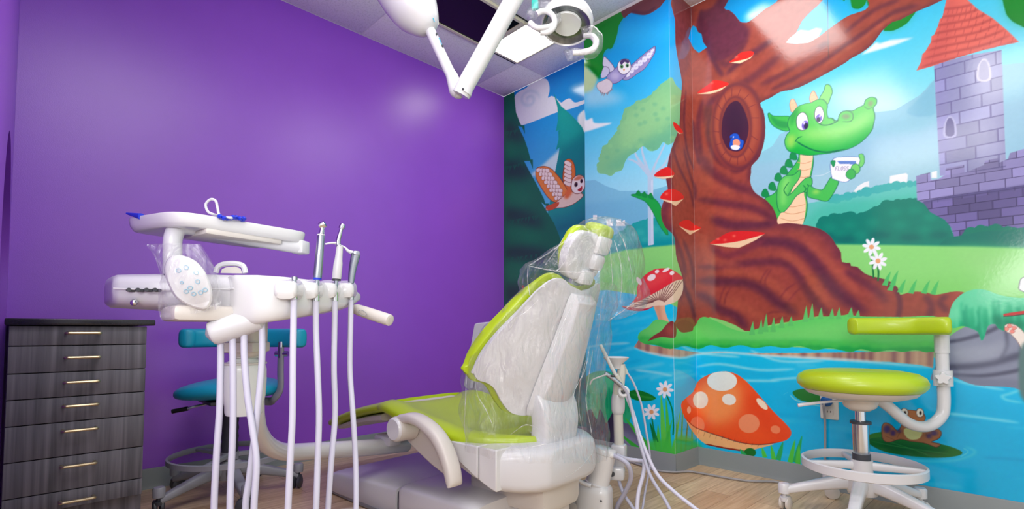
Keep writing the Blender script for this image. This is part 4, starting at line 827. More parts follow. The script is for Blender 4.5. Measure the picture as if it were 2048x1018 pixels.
# seat: a dished oval cushion whose front edge droops towards the left of the picture
fr = V(-RT[0]*-1, RT[1], 0).normalized(); fr = V(RT[0], RT[1], 0).normalized(); fb = V(-fr.y, fr.x, 0); rings = []
for k in range(17):
    f = -1+2*k/16; wq = math.sqrt(max(0, 1-abs(f)**2.6)); zt = .487-.035*max(0,-f)**1.6-.018*max(0,f)**2
    zbt = .402-.012*max(0,-f); c = V(tx, ty, (zt+zbt)/2)+fr*(f*.2)
    rings.append(se(c, fb, V(0,0,1), .19*max(wq,.12), max(.012, (zt-zbt)/2*(.35+.65*wq)), 2.6, 32))
MB().loft(rings).build('seat', TL, t, angle=80)
MB().tube([V(tx,ty,.385)-fr*.05, at(395,812,2.06), at(372,818,2.04)], .005, 8).build('height_lever', ST_, t)
MB().tube([at(376,817,2.045), at(344,823,2.03)], .009, 10, 1).build('lever_grip', BK, t)
bp_ = at(561, 740, 2.10); bp0 = V(bp_.x, bp_.y, 0)
MB().tube([V(tx,ty,.392)+fr*.08, V(tx,ty,.385)+fr*.16, bp0.lerp(V(tx,ty,0),.12)+V(0,0,.40), bp0+V(0,0,.44), bp0+V(0,0,.52), bp0+V(0,0,.612)], .0165, 12, 6, squash=.6).build('back_bracket', GR, t)
MB().cyl(bp0+V(0,0,.57), bp0+V(0,0,.635), .012).cyl(bp0+V(0,0,.585)-fr*.022, bp0+V(0,0,.585)+fr*.03, .011).build('back_clamp', CH_, t)
P = [(602,679,2.07),(592,679,2.1),(560,679,2.14),(500,679,2.17),(450,678,2.17),(410,678,2.13),(380,677,2.08),(370,677,2.04)]
C = cr([tuple(at(*p)) for p in P], 6); m = len(C); rings = []
for i, q in enumerate(C):
    tt = np.array(C[min(i+1,m-1)])-np.array(C[max(i-1,0)]); tt /= np.linalg.norm(tt)+1e-9; nn = V(-tt[1], tt[0], 0).normalized(); f = i/(m-1); e = min(1, math.sqrt(min(f,1-f)*14+.05))
    rings.append(se((q[0], q[1], .650), nn, V(0,0,1), .030*e, .039*(.75+.25*e), 3.4, 24))
MB().loft(rings).build('backrest', TL, t, angle=60)
# ------------------------------------------------------------------ the dental chair
AL = math.radians(5); O_ = V(1.2, -1.25, 0); ca = V(math.cos(AL), math.sin(AL), 0); cn = V(-math.sin(AL), math.cos(AL), 0)
def CH(u, v, z): return O_+ca*u+cn*v+V(0,0,z)                     # chair frame: u foot to head, v across (near side negative)
def chp(x, y, v):                                                # where a sight line meets a lengthwise plane of the chair
    r = Vector(ray(x, y)); c = Vector(CAM); tt = (v-(c-O_).dot(cn))/r.dot(cn); q = c+r*tt
    return (q-O_).dot(ca), q.z
def chz(x, y, z):
    q = on(x, y, 2, z); return (q-O_).dot(ca), (q-O_).dot(cn)
t = thing('dental_chair', 'white dental chair with lime green upholstery under clear plastic film', 'dental chair', O_)
# base: a low moulded shoe, front cover and lift housing
u0 = chz(664, 972, .03)[0]
rings = []
for u, hw, zt in ((u0-.012,.235,.06),(u0,.262,.085),(u0+.06,.27,.10),(u0+.3,.27,.112),(u0+.46,.27,.118)):
    rings.append(se(CH(u, 0, zt/2+.004), cn, V(0,0,1), hw, zt/2, 9, 36))
MB().loft(rings).build('base_shoe', WH, t, angle=50)
MB().loft([se(CH(u,0,.012), cn, V(0,0,1), hw, .011, 9, 36) for u, hw in ((u0-.006,.26),(u0+.46,.276),(u0+.86,.276))]).build('base_plinth', GR, t, angle=50)
u1 = u0+.470
MB().loft([se(CH(u,0,.058), cn, V(0,0,1), .262, .0545, 9, 36) for u in (u0+.452,u0+.482)]).build('base_seam', GD_, t, angle=50)
rings = [se(CH(u, 0, zt/2+.004), cn, V(0,0,1), hw, zt/2, 9, 36) for u, hw, zt in ((u1,.262,.116),(u1+.006,.268,.124),(u1+.02,.27,.128),(u1+.36,.262,.132),(u1+.38,.255,.126))]
MB().loft(rings).build('base_cover', WH, t, angle=50)
MB().box(CH(.22,0,.19), (.34,.22,.20), .03, Matrix.Rotation(AL,3,'Z')).build('lift_column', WC, t)
# seat pan: the big white moulding under the seat
pts = []
for u, zt, zb, hw in ((-.10,.318,.262,.16),(.0,.33,.245,.205),(.10,.33,.222,.225),(.20,.33,.20,.245),(.27,.328,.186,.25),(.32,.326,.178,.245),(.36,.324,.176,.215),(.40,.32,.18,.175),(.425,.315,.19,.14),(.432,.305,.205,.125)):
    pts.append(se(CH(u,0,(zt+zb)/2), cn, V(0,0,1), hw, (zt-zb)/2, 5, 40))
MB().loft(pts).build('seat_pan', WH, t, angle=45)
pm = MB()                                                        # near side fairing, split by a seam
def fairing(us, zl):
    N_ = len(us); return [CH(u,-.258,.322) for u in us]+[CH(u,-.258,z) for u, z in reversed(list(zip(us, zl)))]
MB().prism(fairing((.10,.16,.22,.245),(.30,.262,.232,.222)), cn*.08).build('side_fairing', WB, t, angle=40, bev=.004)
MB().prism(fairing((.251,.29,.325),(.219,.205,.196)), cn*.08).build('side_fairing', WB, t, angle=40, bev=.004)
# seat cushion
kx, kz = chp(764, 796, -.26)
st = [(kx-.055,kz-.020,.245,.045),(kx-.02,kz-.008,.258,.06),(kx+.03,kz-.006,.266,.07),(kx+.12,kz-.022,.27,.075),(kx+.24,kz-.042,.27,.075),(kx+.36,kz-.06,.262,.07),(kx+.45,kz-.070,.235,.064),(kx+.52,kz-.074,.195,.06),(kx+.575,kz-.078,.15,.054),(kx+.605,kz-.084,.10,.044),(kx+.615,kz-.095,.06,.02)]
C = cr(st, 4); rings = []
for u, zt, hw, th in C:
    n = 40; r = []
    for k in range(n):
        a = 2*PI*k/n; x = math.copysign(abs(math.cos(a))**(2/4.5), math.cos(a)); y = math.copysign(abs(math.sin(a))**(2/2.6), math.sin(a))
        z = zt-th/2+y*th/2
        if y > 0: z -= .026*max(0, 1-(abs(x)/.8)**4)*y          # the middle is dished between two bolsters
        r.append(CH(u, x*hw, z))
    rings.append(r)
MB().loft(rings).build('seat', GN, t, angle=70)
# leg rest
tip = chp(648, 845, -.21)
rings = []; rr2 = []
for f in np.linspace(0, 1, 15):
    u = kx-.05+(tip[0]-kx+.05)*f; zt = (kz-.022)+(tip[1]+.012-kz+.022)*f**1.0+.012*math.sin(f*PI); hw = .24-.035*f; e = 1 if f < .93 else math.sqrt(max(0.04, 1-((f-.93)/.07)**2))
    rings.append(se(CH(u,0,zt-.022), cn, (V(0,0,1)-ca*.2).normalized(), hw*(.85+.15*e), .024*e, 3.2, 32))
    if .03 < f < .86: rr2.append(se(CH(u+.01,0,zt-.06+.012*f), cn, (V(0,0,1)-ca*.2).normalized(), (hw-.025), .018*(1-.45*f), 5, 32))
MB().loft(rings).build('leg_rest', GN, t, angle=70)
MB().loft(rr2).build('leg_rest_frame', WC, t, angle=50)
# knee hinge, curved near armrest and its link plate
pu, pz = chp(806, 856, -.31)
MB().lathe([(0,0),(.041,0),(.0425,.006),(.0425,.07),(.03,.075),(0,.075)], CH(pu,-.345,pz), cn, 32).build('hinge_drum', WC, t)
MB().lathe([(0,-.008),(.034,-.008),(.0395,-.003),(.0405,.001),(0,.001)], CH(pu,-.345,pz), cn, 32).build('hinge_cap', WB, t)
ap = [chp(x, y, -.315) for x, y in ((806,838),(826,836),(848,846),(872,868),(890,898),(902,932),(908,962),(909,972))]
hwv = [.020,.021,.022,.024,.025,.024,.02,.010]; C = cr([(*a, h) for a, h in zip(ap, hwv)], 5); rings = []
for i, q in enumerate(C):
    d = np.array(C[min(i+1,len(C)-1)])[:2]-np.array(C[max(i-1,0)])[:2]; d /= np.linalg.norm(d); nv = ca*(-d[1])+V(0,0,d[0])
    rings.append(se(CH(q[0],-.315,q[1]), cn, nv, .028, q[2]*.85, 2.8, 20))
MB().loft(rings).build('armrest', WC, t, angle=70)
lk = [chp(x, y, -.27) for x, y in ((800,866),(832,850),(858,860),(884,900),(898,950),(892,954),(862,930),(826,896))]
MB().prism([CH(a,-.27,b) for a, b in lk], cn*.05).build('link_plate', WC, t, bev=.006)
lk = [chp(x, y, -.2) for x, y in ((752,806),(790,808),(840,860),(835,890),(800,880),(770,850))]
MB().prism([CH(a,-.14,b) for a, b in lk], cn*.28).build('knee_bracket', WC, t, bev=.008)
# back: outline read off the shell's rear edge, mirrored about the spine
bu, bz = chp(1080, 880, 0); nu, nz = chp(1164, 585, 0)
tb = V(nu-bu, 0, nz-bz); TBu, TBz = tb.x/tb.length, tb.z/tb.length; KW = 1.35
def BK_(w, h, fwd=0.0):                                          # w across, h up the back, fwd towards the sitter
    f = fwd+KW*w*w
    return CH(bu+TBu*h-TBz*f, w, bz+TBz*h+TBu*f)
def bsolve(x, y, fwd=0.0):
    f = fwd; r = Vector(ray(x, y)); c = Vector(CAM); n = ca*(-TBz)+V(0,0,TBu); up_ = ca*TBu+V(0,0,TBz); b0 = CH(bu,0,bz)
    for _ in range(60):
        tt = (f-(c-b0).dot(n))/r.dot(n); q = c+r*tt-b0; w, h = q.dot(cn), q.dot(up_); f = f*.6+.4*(fwd+KW*w*w)
    return w, h
top = [bsolve(*q) for q in ((945,747),(956,720),(976,693),(1005,660),(1040,622),(1070,588),(1095,567),(1112,559),(1128,561),(1141,573),(1164,584))]
bot = [bsolve(*q) for q in ((945,747),(953,761),(972,764),(989,775),(1003,800),(1020,822),(1040,829),(1062,827),(1085,812))]
def fn(P):
    P = cr([(abs(w), h) for w, h in P], 5); P = sorted((p[0], p[1]) for p in P); W = [p[0] for p in P]; Hh = [p[1] for p in P]
    return lambda w: float(np.interp(abs(w), W, Hh)), W[-1]
ft, WM = fn(top); fb_, _ = fn(bot)
def slab(f0, th, grow, n=60, m=16):
    rings = []
    for k in range(n+1):
        s = -1+2*k/n; s = math.copysign(1-(1-abs(s))**1.7, s); w = s*(WM+grow); ww = min(abs(w), WM-.0005)
        a, b_ = fb_(ww)-grow, ft(ww)+grow; mid = (a+b_)/2; end = math.sqrt(max(0, 1-abs(s)**24)); a, b_ = mid+(a-mid)*end-.003, mid+(b_-mid)*end+.003
        e = max(.1, (1-abs(s)**12))**.5; r = []
        for q in range(m): r.append(BK_(w, a+(b_-a)*q/(m-1), f0))
        for q in range(m-1, -1, -1):
            g = q/(m-1); ed = max(.08, 1-abs(2*g-1)**14)**.5*e; r.append(BK_(w, a+(b_-a)*g, f0+th*ed))
        rings.append(r)
    return MB().loft(rings)
slab(0, .024, 0).build('back_shell', WH, t, angle=50)
slab(.024, .045, .009).build('back_cushion', GN, t, angle=70)
Hn = tb.length
rings = []
for f, hw, pr in ((.19,.084,.012),(.24,.088,.03),(.4,.082,.04),(.6,.070,.042),(.8,.058,.042),(.95,.052,.038),(.99,.046,.014)):
    h = Hn*f; rings.append([BK_(hw*1.25,h,-.001-KW*(hw*1.25)**2*.2), BK_(hw,h,-pr), BK_(hw*.5,h,-pr-.008), BK_(0,h,-pr-.01), BK_(-hw*.5,h,-pr-.008), BK_(-hw,h,-pr), BK_(-hw*1.25,h,-.001-KW*(hw*1.25)**2*.2), BK_(0,h,.012)])
MB().loft(rings).build('back_spine', WH, t, angle=35, bev=.003)
# bracket that carries the back
bl = [chp(x, y, 0) for x, y in ((1112,786),(1122,812),(1126,845),(1122,880),(1112,905))]
rings = []
for (u, z), hw in zip(cr(bl, 4), np.linspace(.10,.09,17)):
    rings.append(se(CH(u-.03,0,z), cn, ca, hw, .04, 5, 28))
MB().loft(rings).build('back_bracket', WH, t, angle=50)
# headrest
hu, hz = chp(1172, 500, 0); hd_ = V(0,0,1)*.93+ca*.36; hd_.normalize(); hf = (V(0,0,1)*.36-ca*.93).normalized()
def HR(a, w, f): return CH(hu, w, hz)+hd_*a+hf*f
def hbox(a, w, f, sa, sw, sf, ex=3.4):
    rr = []
    for k in range(13):
        q = -1+2*k/12; e = max(.04, (1-abs(q)**4))**.5; rr.append(se(HR(a, w+q*sw, f), hd_, hf, sa*e, sf*(.5+.5*e), ex, 24))
    return MB().loft(rr)
hbox(-.008,.0,.018,.082,.106,.02).build('headrest_cushion', GN, t, angle=70)
hbox(.068,.055,.010,.026,.052,.036).build('headrest_bolster', GN, t, angle=70)
hbox(-.02,-.008,.0,.08,.105,.022,6).build('headrest_shell', WH, t, angle=60)
MB().box(HR(.026,.05,-.012), (.05,.075,.062), .012, Matrix((hf, cn, hd_)).transposed()).build('headrest_hinge', WB, t)
MB().box(HR(-.03,.04,-.02), (.05,.06,.055), .016, Matrix((hf, cn, hd_)).transposed()).build('headrest_knuckle', WH, t)
MB().box(HR(-.085,.012,-.012), (.05,.07,.05), .012, Matrix((hf, cn, hd_)).transposed()).build('headrest_lock', WB, t)
MB().box(HR(-.125,0,.004), (.016,.055,.12), .003, Matrix((hf, cn, hd_)).transposed()).build('glide_bar', ST_, t)
# far armrest panel standing up behind the back
fa = [chp(x, y, .29) for x, y in ((948,648),(953,646),(1008,640),(1030,760),(960,800),(926,772))]
MB().prism([CH(a,.29,b) for a, b in fa], cn*.04).build('armrest_panel', WH, t, bev=.006)
q = [chp(x, y, .27) for x, y in ((944,775),(952,720),(962,680),(978,655),(1000,642),(1030,636))]
MB().tube([CH(a,.265,b) for a, b in q], .0095, 10).build('armrest_hose', HO, t)
q = [chp(x, y, .28) for x, y in ((980,646),(990,640),(1012,632),(1016,640),(1000,655),(985,662),(984,652))]
o = MB().prism([CH(a,.274,b) for a, b in q], cn*.02).build('cloth', TL, None, bev=.004, angle=60); tag(o, 'small teal cloth tucked between the chair back and the upright white armrest panel', 'cloth')
# turntable and side arm for the suction post
q = chz(1098, 985, .12); 
MB().lathe([(0,.0),(.058,.0),(.06,.006),(.06,.014),(.056,.02),(0,.02)], CH(*q, .115)).lathe([(0,.02),(.046,.02),(.046,.026),(.05,.032),(.03,.036),(0,.036)], CH(*q, .115)).build('turntable', WB, t)
MB().lathe([(0,.0),(.07,.0),(.07,.11),(0,.11)], CH(*q, .004)).build('turntable_post', WC, t)
MB().loft([se(CH(q[0]-.10+.02*k, q[1]-.02+.0*k, .1), cn, V(0,0,1), .1, .05, 5, 24) for k in range(4)]).build('turntable_housing', WH, t)
# ------------------------------------------------------------------ clear film over the chair
def crumple(P, amp, seed_, fq=9.0):
    rs = np.random.RandomState(seed_); ph = rs.rand(8, 4)*6.28; kk = rs.randn(8, 3)*fq
    o = []
    for p in P:
        s = sum(math.sin(kk[i] @ np.array(p)+ph[i, 0]) for i in range(8))/3; s2 = sum(math.sin(kk[i] @ np.array(p)*1.9+ph[i, 1]) for i in range(8))/3
        o.append(Vector(p)+V(s, s2, s*.4)*amp)
    return o
def bag(levels, seed_, amp, n=72, fq=9.0):                      # each level: left end, right end, front to back reach
    C = cr([(*at(x0,y0,d0), *at(x1,y1,d1), dp_) for x0, y0, d0, x1, y1, d1, dp_ in levels], 9); rows = []
    for q in C:
        A_, B_, dp_ = Vector(q[:3]), Vector(q[3:6]), q[6]; c = (A_+B_)/2; a = (B_-A_); ra = a.length/2; a.normalize(); b_ = V(0,0,1).cross(a).normalized()
        r = se(c, a, b_, ra, dp_, 2.4, n); k0 = len(rows)
        r = [p+(p-c)*(.022*math.sin(i*PI*2*13/n+.25*k0)+.018*math.sin(i*PI*2*6/n-.4*k0+seed_)) for i, p in enumerate(r)]
        rows.append(crumple(r, amp, seed_, fq))
    return MB().sheet(rows, True)
o = sleeve = bag([(948,908,1.50,1184,905,1.82,.17),(946,860,1.50,1182,860,1.85,.17),(948,800,1.51,1174,800,1.87,.17),(950,752,1.52,1180,752,1.88,.165),(966,700,1.54,1186,706,1.88,.155),(998,645,1.56,1193,655,1.86,.145),(1046,592,1.58,1204,610,1.82,.13),(1088,562,1.60,1209,575,1.76,.11)], 3, .005, fq=16).build('plastic_sleeve', FILM, None, angle=180); tag(o, 'clear crinkled plastic sleeve hanging over the dental chair back', 'plastic cover')
o = bag([(1060,592,1.52,1216,642,1.76,.13),(1056,565,1.52,1262,618,1.78,.145),(1055,540,1.53,1270,596,1.78,.15),(1066,527,1.54,1263,560,1.77,.145),(1106,502,1.56,1254,520,1.74,.135),(1146,478,1.58,1243,482,1.71,.12),(1160,456,1.60,1232,455,1.69,.10),(1172,441,1.62,1216,440,1.67,.06),(1190,436,1.64,1200,436,1.65,.01)], 7, .006, fq=16).build('plastic_cover', FILM, None, angle=180); tag(o, 'clear plastic bag draped over the chair headrest, flaring out at its lower edge', 'plastic cover')
FOLD_GLINT = clear('film_fold_glint', .22, .08, .3, 30)
def fold_glints(parent, P, r=.0018):  # whitened tubes put bright streaks along the film's folds and edges
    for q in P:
        n = len(q); MB().tube([at(*p) for p in q], [r*.5]+[r]*(n-2)+[r*.5] if n > 2 else r, 6, 6).build('fold_glint', FOLD_GLINT, parent)
fold_glints(o, [[(1056,532,1.50),(1085,514,1.50),(1120,490,1.50),(1160,456,1.52)], [(1056,532,1.50),(1055,560,1.50),(1060,592,1.50)], [(1058,532,1.48),(1100,540,1.46),(1150,545,1.46),(1196,543,1.48)], [(1090,530,1.47),(1112,500,1.47),(1128,474,1.48)], [(1100,548,1.46),(1120,536,1.46),(1136,510,1.46),(1138,480,1.48)], [(1234,458,1.64),(1250,490,1.66),(1262,540,1.68),(1270,598,1.69)], [(1268,604,1.69),(1245,622,1.67),(1216,642,1.65)], [(1228,480,1.6),(1240,520,1.6),(1244,560,1.6),(1240,606,1.62)], [(1215,470,1.52),(1222,520,1.53),(1226,580,1.56)], [(1176,440,1.60),(1196,434,1.62),(1216,440,1.64)], [(1168,452,1.54),(1180,462,1.52),(1200,458,1.54)]])
fold_glints(sleeve, [[(933,748,1.50),(931,800,1.49),(929,850,1.49),(934,892,1.49)], [(950,760,1.48),(955,790,1.47),(972,820,1.46),(985,850,1.46)], [(940,888,1.48),(990,900,1.45),(1050,896,1.43),(1100,886,1.43)], [(1020,870,1.43),(1050,850,1.42),(1075,856,1.42)], [(1186,700,1.72),(1178,750,1.70),(1172,800,1.69),(1182,860,1.68),(1186,902,1.67)], [(1172,720,1.64),(1160,770,1.62),(1158,820,1.62),(1168,870,1.62)], [(1180,690,1.68),(1170,740,1.66),(1150,780,1.62),(1142,830,1.6)], [(1205,590,1.66),(1200,640,1.68),(1192,690,1.70)], [(1150,600,1.48),(1120,660,1.46),(1100,720,1.45)], [(1076,600,1.48),(1050,625,1.47),(1030,636,1.47)], [(1186,905,1.67),(1160,935,1.6),(1130,955,1.55)]], .0016)
# ------------------------------------------------------------------ delivery unit with tray, post and swing arm
D0 = at(490, 600, 1.1)
t = thing('delivery_unit', 'white dentist delivery unit on a swing arm, with tray and handpiece holders', 'dental unit', (D0.x, D0.y, 0))
Yv, Zv = V(0,1,0), V(0,0,1); Xv = V(1,0,0)
rings = []
for x, y0, y1, d, w in ((224,562,592,.955,.10),(228,550,606,.953,.15),(240,545,612,.952,.17),(330,543,617,.975,.18),(430,544,632,1.0,.19),(475,545,648,1.0,.20),(530,545,648,.995,.21),(587,549,640,1.01,.21),(640,556,632,1.10,.19),(690,566,622,1.21,.16),(712,574,612,1.27,.12),(721,586,602,1.29,.08)):
    ym_ = (y0+y1)/2; p = at(x, ym_, d); hz_ = (at(x, y0, d).z-at(x, y1, d).z)/2
    rings.append(se(p-Xv*(w/2), Xv, Zv, w/2, hz_, 3.6, 36))
body = MB().loft([rings[0]]+[r for r in rings[1:]])
body.build('head_body', WH, t, angle=60)
rings = []
for x, y0, y1, d, w in ((466,549,640,.985,.05),(476,546,650,.975,.06),(520,546,650,.965,.06),(575,550,642,.985,.06),(640,558,630,1.085,.06),(690,570,618,1.195,.05),(700,580,610,1.22,.03)):
    ym_ = (y0+y1)/2; p = at(x, ym_, d); hz_ = (at(x, y0, d).z-at(x, y1, d).z)/2; rings.append(se(p-Xv*(w/2), Xv, Zv, w/2, hz_*.97, 3.2, 32))
MB().loft(rings).build('holder_housing', WB, t, angle=60)
MB().tube([at(227,577,.946), at(330,580,.968), at(440,578,.992), at(468,577,.984)], .0016, 6).build('seam_trim', WB, t)
HP = [(574,577,.985),(617,578,1.06),(655,578,1.14),(690,578,1.21)]
for i, (x, y, d) in enumerate(HP):
    p = at(x, y, d); s = .0205
    q = Xv*.86+Yv*-.5; q.normalize(); r_ = Zv.cross(q)
    rings = [se(p+q*(k*.012-.03)+Zv*(-.001*k), r_, Zv, s*1.25*(1-.10*k*.5), s*(1.12-.07*k), 3, 20) for k in range(5)]+[se(p+q*.022, r_, Zv, s*.75, s*.6, 3, 20)]
    MB().loft(rings).build('instrument_holder', WB, t, angle=60)
for k, x in enumerate((256,274,291,308)):
    o = MB().cyl(at(x,580,.957), at(x,580,.957)+Xv*.012, .0035).box(at(x+8,581,.957), (.006,.011,.006), .0015).build('airflow_knob', GD_, t)
MB().ball(at(268,605,.957), .0065).build('pressure_valve', CH_, t)
# oval grab handle on top of the head
MB().tube([at(432,545,1.06), at(436,534,1.06), at(448,528,1.06), at(470,527,1.06), at(486,532,1.06), at(491,546,1.06)], .0055, 8, 6).build('grab_handle', WH, t)
MB().loft([[at(x,y,d) for x, y in ((441,546),(444,538),(454,534),(470,533),(481,537),(485,547))] for d in (1.058,1.062)]).build('handle_panel', WC, t)
# underside tray and control touch panel
MB().box(at(405,628,1.0), (.12,.12,.03), .01).build('head_underside', WC, t)
pc = at(382, 568, .925); pn_ = (Vector(CAM)-pc).normalized(); ou = [(331,532),(338,518),(352,512),(372,514),(392,524),(408,542),(419,566),(424,590),(420,610),(408,618),(390,616),(368,606),(350,592),(338,570),(331,550)]
O2 = cr([tuple(at(x, y, .925+(x-330)*.0002)) for x, y in ou], 4, True); cc = sum((Vector(q) for q in O2), V(0,0,0))/len(O2)
panel = MB().loft([[cc+(Vector(q)-cc)*s+pn_*f for q in O2] for s, f in ((.9,-.03),(1.03,-.022),(1.04,-.008),(1,.001),(.93,.004))]).build('touch_panel', WB, t, angle=40)
for x, y in ((357,541),(372,535),(392,545),(363,565),(380,576),(395,563),(372,583),(387,588),(401,585),(410,580)):
    r = .0036 if y != 565 else .0024; c_ = at(x, y, .925+(x-330)*.0002-.0055); a1 = pn_.orthogonal().normalized(); a2 = pn_.cross(a1)
    MB().tube([c_+a1*math.cos(k*PI/6)*r+a2*math.sin(k*PI/6)*r for k in range(12)], .00055, 5, 2, closed=True).build('button_ring', CYN, panel)
# arm padded grip on the right
p, q = at(708, 617, 1.27), at(781, 641, 1.22)
MB().tube([p, p.lerp(q,.12), p.lerp(q,.5), p.lerp(q,.93), p.lerp(q,.99), q], (.010,.0135,.0145,.0145,.012,.004), 16, 4).build('side_grip', WC, t)
e_ = at(725, 626, 1.228); MB().tube([e_+(q-p).normalized()*math.cos(k*PI/8)*.013+Zv*math.sin(k*PI/8)*.006 for k in range(16)], .0009, 5, 1, closed=True).build('grip_button', GR, t)
# hose manifold below the head
p, q = at(421, 668, .975), at(520, 636, 1.0)
MB().tube([p-(q-p).normalized()*.008, p, p.lerp(q,.08), p.lerp(q,.5), p.lerp(q,.93), q, q+(q-p).normalized()*.012], (.004,.018,.0235,.024,.023,.020,.006), 18, 4).build('hose_manifold', WH, t)
# neck, bottle, post and swing arm
MB().box(at(497,668,1.13), (.075,.06,.10), .012, -.75).build('neck_block', IV, t, angle=50)
MB().box(at(492,694,1.12), (.082,.07,.022), .004, -.75).build('bottle_cap', IV, t)
bc = at(489, 768, 1.13); zb, zt2 = at(489, 828, 1.13).z, at(489, 703, 1.13).z; hB = zt2-zb
BOT = mat('frosted_bottle', (226,232,226), .22, trans=.0, var=.01)
MB().lathe([(0,0),(.036,0),(.038,.006),(.0385,.02),(.043,hB*.3),(.0445,hB*.55),(.044,hB*.72),(.041,hB*.80),(.033,hB*.85),(.025,hB*.88),(.024,hB),(0,hB)], (bc.x, bc.y, zb)).build('water_bottle', BOT, t, angle=60)
MB().lathe([(.0245,hB*.90),(.031,hB*.905),(.031,hB*.93),(.0245,hB*.935)], (bc.x, bc.y, zb)).build('bottle_neck_ring', IV, t)
MB().lathe([(.0415,hB*.795),(.0445,hB*.80),(.0445,hB*.825),(.0415,hB*.83)], (bc.x, bc.y, zb)).build('bottle_collar', IV, t)
MB().tube([at(512,640,1.2), at(513,720,1.2), at(512,800,1.2), at(513,838,1.22), at(520,868,1.28), at(540,893,1.38), at(575,904,1.52), at(640,901,1.72), at(740,895,1.98), at(812,889,2.16)], (.0185,.0185,.0185,.0195,.021,.0235,.0255,.028,.031,.031), 18, 6).build('swing_arm', WB, t)
MB().box(at(775,879,2.06), (.11,.06,.04), .012, .1).build('arm_joint_cover', WH, t)
# instrument tray on its bent support
MB().tube([at(345,548,1.0), at(345,505,1.0), at(346,478,1.0), at(354,459,1.01), at(374,453,1.025), at(420,461,1.055), at(500,477,1.11), at(570,490,1.155), at(604,497,1.18)], (.0165,.0165,.0165,.0165,.0165,.0165,.016,.015,.014), 18, 7).build('tray_support', WH, t)
MB().box(at(601,495,1.18), (.03,.03,.03), .004, .6).build('support_end', WH, t)
zT = .905; k0, k1, k2 = on(352, 424, 2, zT), on(238, 442, 2, zT), on(628, 470, 2, zT); k3 = k1+k2-k0
def rrect(P, r, z, s=1.0):
    c = (P[0]+P[1]+P[2]+P[3])/4; o = []
    for i in range(4):
        p, a, b = P[i], P[i-1], P[(i+1)%4]; da, db = (a-p).normalized(), (b-p).normalized()
        for k in range(7):
            f = k/6; q = p+da*r*(1-f)**2+db*r*f**2; q = c+(q-c)*s; o.append(V(q.x, q.y, z))
    return o
Q = [k0, k1, k3, k2]
MB().loft([rrect(Q,.05,zT-.022,.90), rrect(Q,.05,zT-.021,.95), rrect(Q,.05,zT-.012,.985), rrect(Q,.05,zT,1.0), rrect(Q,.05,zT+.004,.995), rrect(Q,.05,zT+.003,.96), rrect(Q,.05,zT-.006,.93)]).build('tray', WB, t, angle=60)
md = (k0*.35+k1*.15+k3*.15+k2*.35); 
MB().box((md.x, md.y, zT-.026), (.10,.16,.012), .004, .2).build('tray_mount', WC, t)
# bib chain lying on the tray
t2 = thing('bib_chain', 'white cord bib holder with two blue clips lying on the white instrument tray', 'bib chain', (k0.x, k0.y, zT))
def ontray(x, y, dz=.006): return on(x, y, 2, zT+dz)
e = [on(x, y, 2, zT+.012) for x, y in ((440,432),(425,428))]
s_ = e[1]
MB().tube([e[0], e[1], s_+(RTv:=Vector(RT))*-.010+Zv*.006, s_+RTv*-.014+Zv*.020, s_+RTv*-.004+Zv*.030, s_+RTv*.006+Zv*.026, s_+RTv*.010+Zv*.012, s_+RTv*.016-Zv*.004, s_+RTv*.04-Zv*.008], .0026, 8, 7).build('cord', WH, t2)
rs = random.Random(3); b = MB()
c0 = on(466, 436, 2, zT+.006); dx = (k2-k0).normalized()
for k in range(9): b.ball(c0+dx*((k-4)*.0062)+V(rs.uniform(-.004,.004), rs.uniform(-.003,.003), rs.uniform(-.004,.004)), (.007,.0055,.005), 8)
b.build('clip', BLU, t2)
c0 = on(270, 430, 2, zT+.008); dx = (k0-k1).normalized()
MB().loft([se(c0+dx*((k-3)*.007)+Zv*(.0045-.0016*k), Zv, dx.cross(Zv), .0022+.0007*k, .006, 3, 12) for k in range(7)]).build('clip', BLU, t2)
# clear pouch over the touch panel
rows = []
for i in range(13):
    f = i/12; L0 = np.array([293,489])*(1-f)+np.array([322,641])*f; L0[0] += 26*math.sin(f*PI)*(1-f)+(10*f if f < .5 else 0); R0 = np.array([398,488])*(1-f)+np.array([441,617])*f; R0[0] += 16*math.sin(f*PI)
    rows.append((L0, R0, f))
def pouch(df): return [[tuple(at(*(L0*(1-g)+R0*g), .925+(L0[0]*(1-g)+R0[0]*g-330)*.0002+df*(math.sin(g*PI)*math.sin(min(1,f*1.15)*PI))**.6)) for g in np.linspace(0,1,14)] for L0, R0, f in rows]
front = pouch(-.02); back = pouch(.05)
b = MB().sheet([crumple(r, .0022, 5, 60) for r in front]).sheet([crumple(r, .0022, 6, 60) for r in back])
o = b.build('plastic_pouch', FILM2, None, angle=180); tag(o, 'small clear plastic pouch pulled over the oval control panel of the delivery unit', 'plastic cover')
# ------------------------------------------------------------------ handpieces and their hoses
def hose(name, pts, parent, m=HO, r=.0062): return MB().tube(pts, r, 12, 6).build(name, m, parent)
man = [[(441,672,.985),(441,740,.98),(439,820,.975),(433,910,.97),(428,1018,.965)], [(465,664,.985),(466,740,.98),(466,850,.975),(462,950,.97),(460,1018,.965)], [(488,655,.99),(489,720,.985),(496,800,.98),(507,870,.975),(513,930,.97),(508,1018,.965)], [(524,645,1.0),(524,720,.995),(516,810,.99),(507,890,.99),(498,960,.985),(491,1018,.98)]]
frt = [[(588,596,.985),(587,650,.985),(586,720,.98),(585,830,.975),(580,930,.97),(576,1018,.965)], [(632,600,1.06),(632,660,1.06),(635,740,1.05),(638,830,1.045),(635,930,1.04),(632,1018,1.03)], [(670,600,1.14),(669,660,1.14),(668,740,1.13),(670,830,1.12),(662,930,1.10),(656,1018,1.09)], [(702,598,1.22),(701,660,1.21),(700,740,1.2),(706,830,1.18),(711,920,1.17),(712,1018,1.15)]]
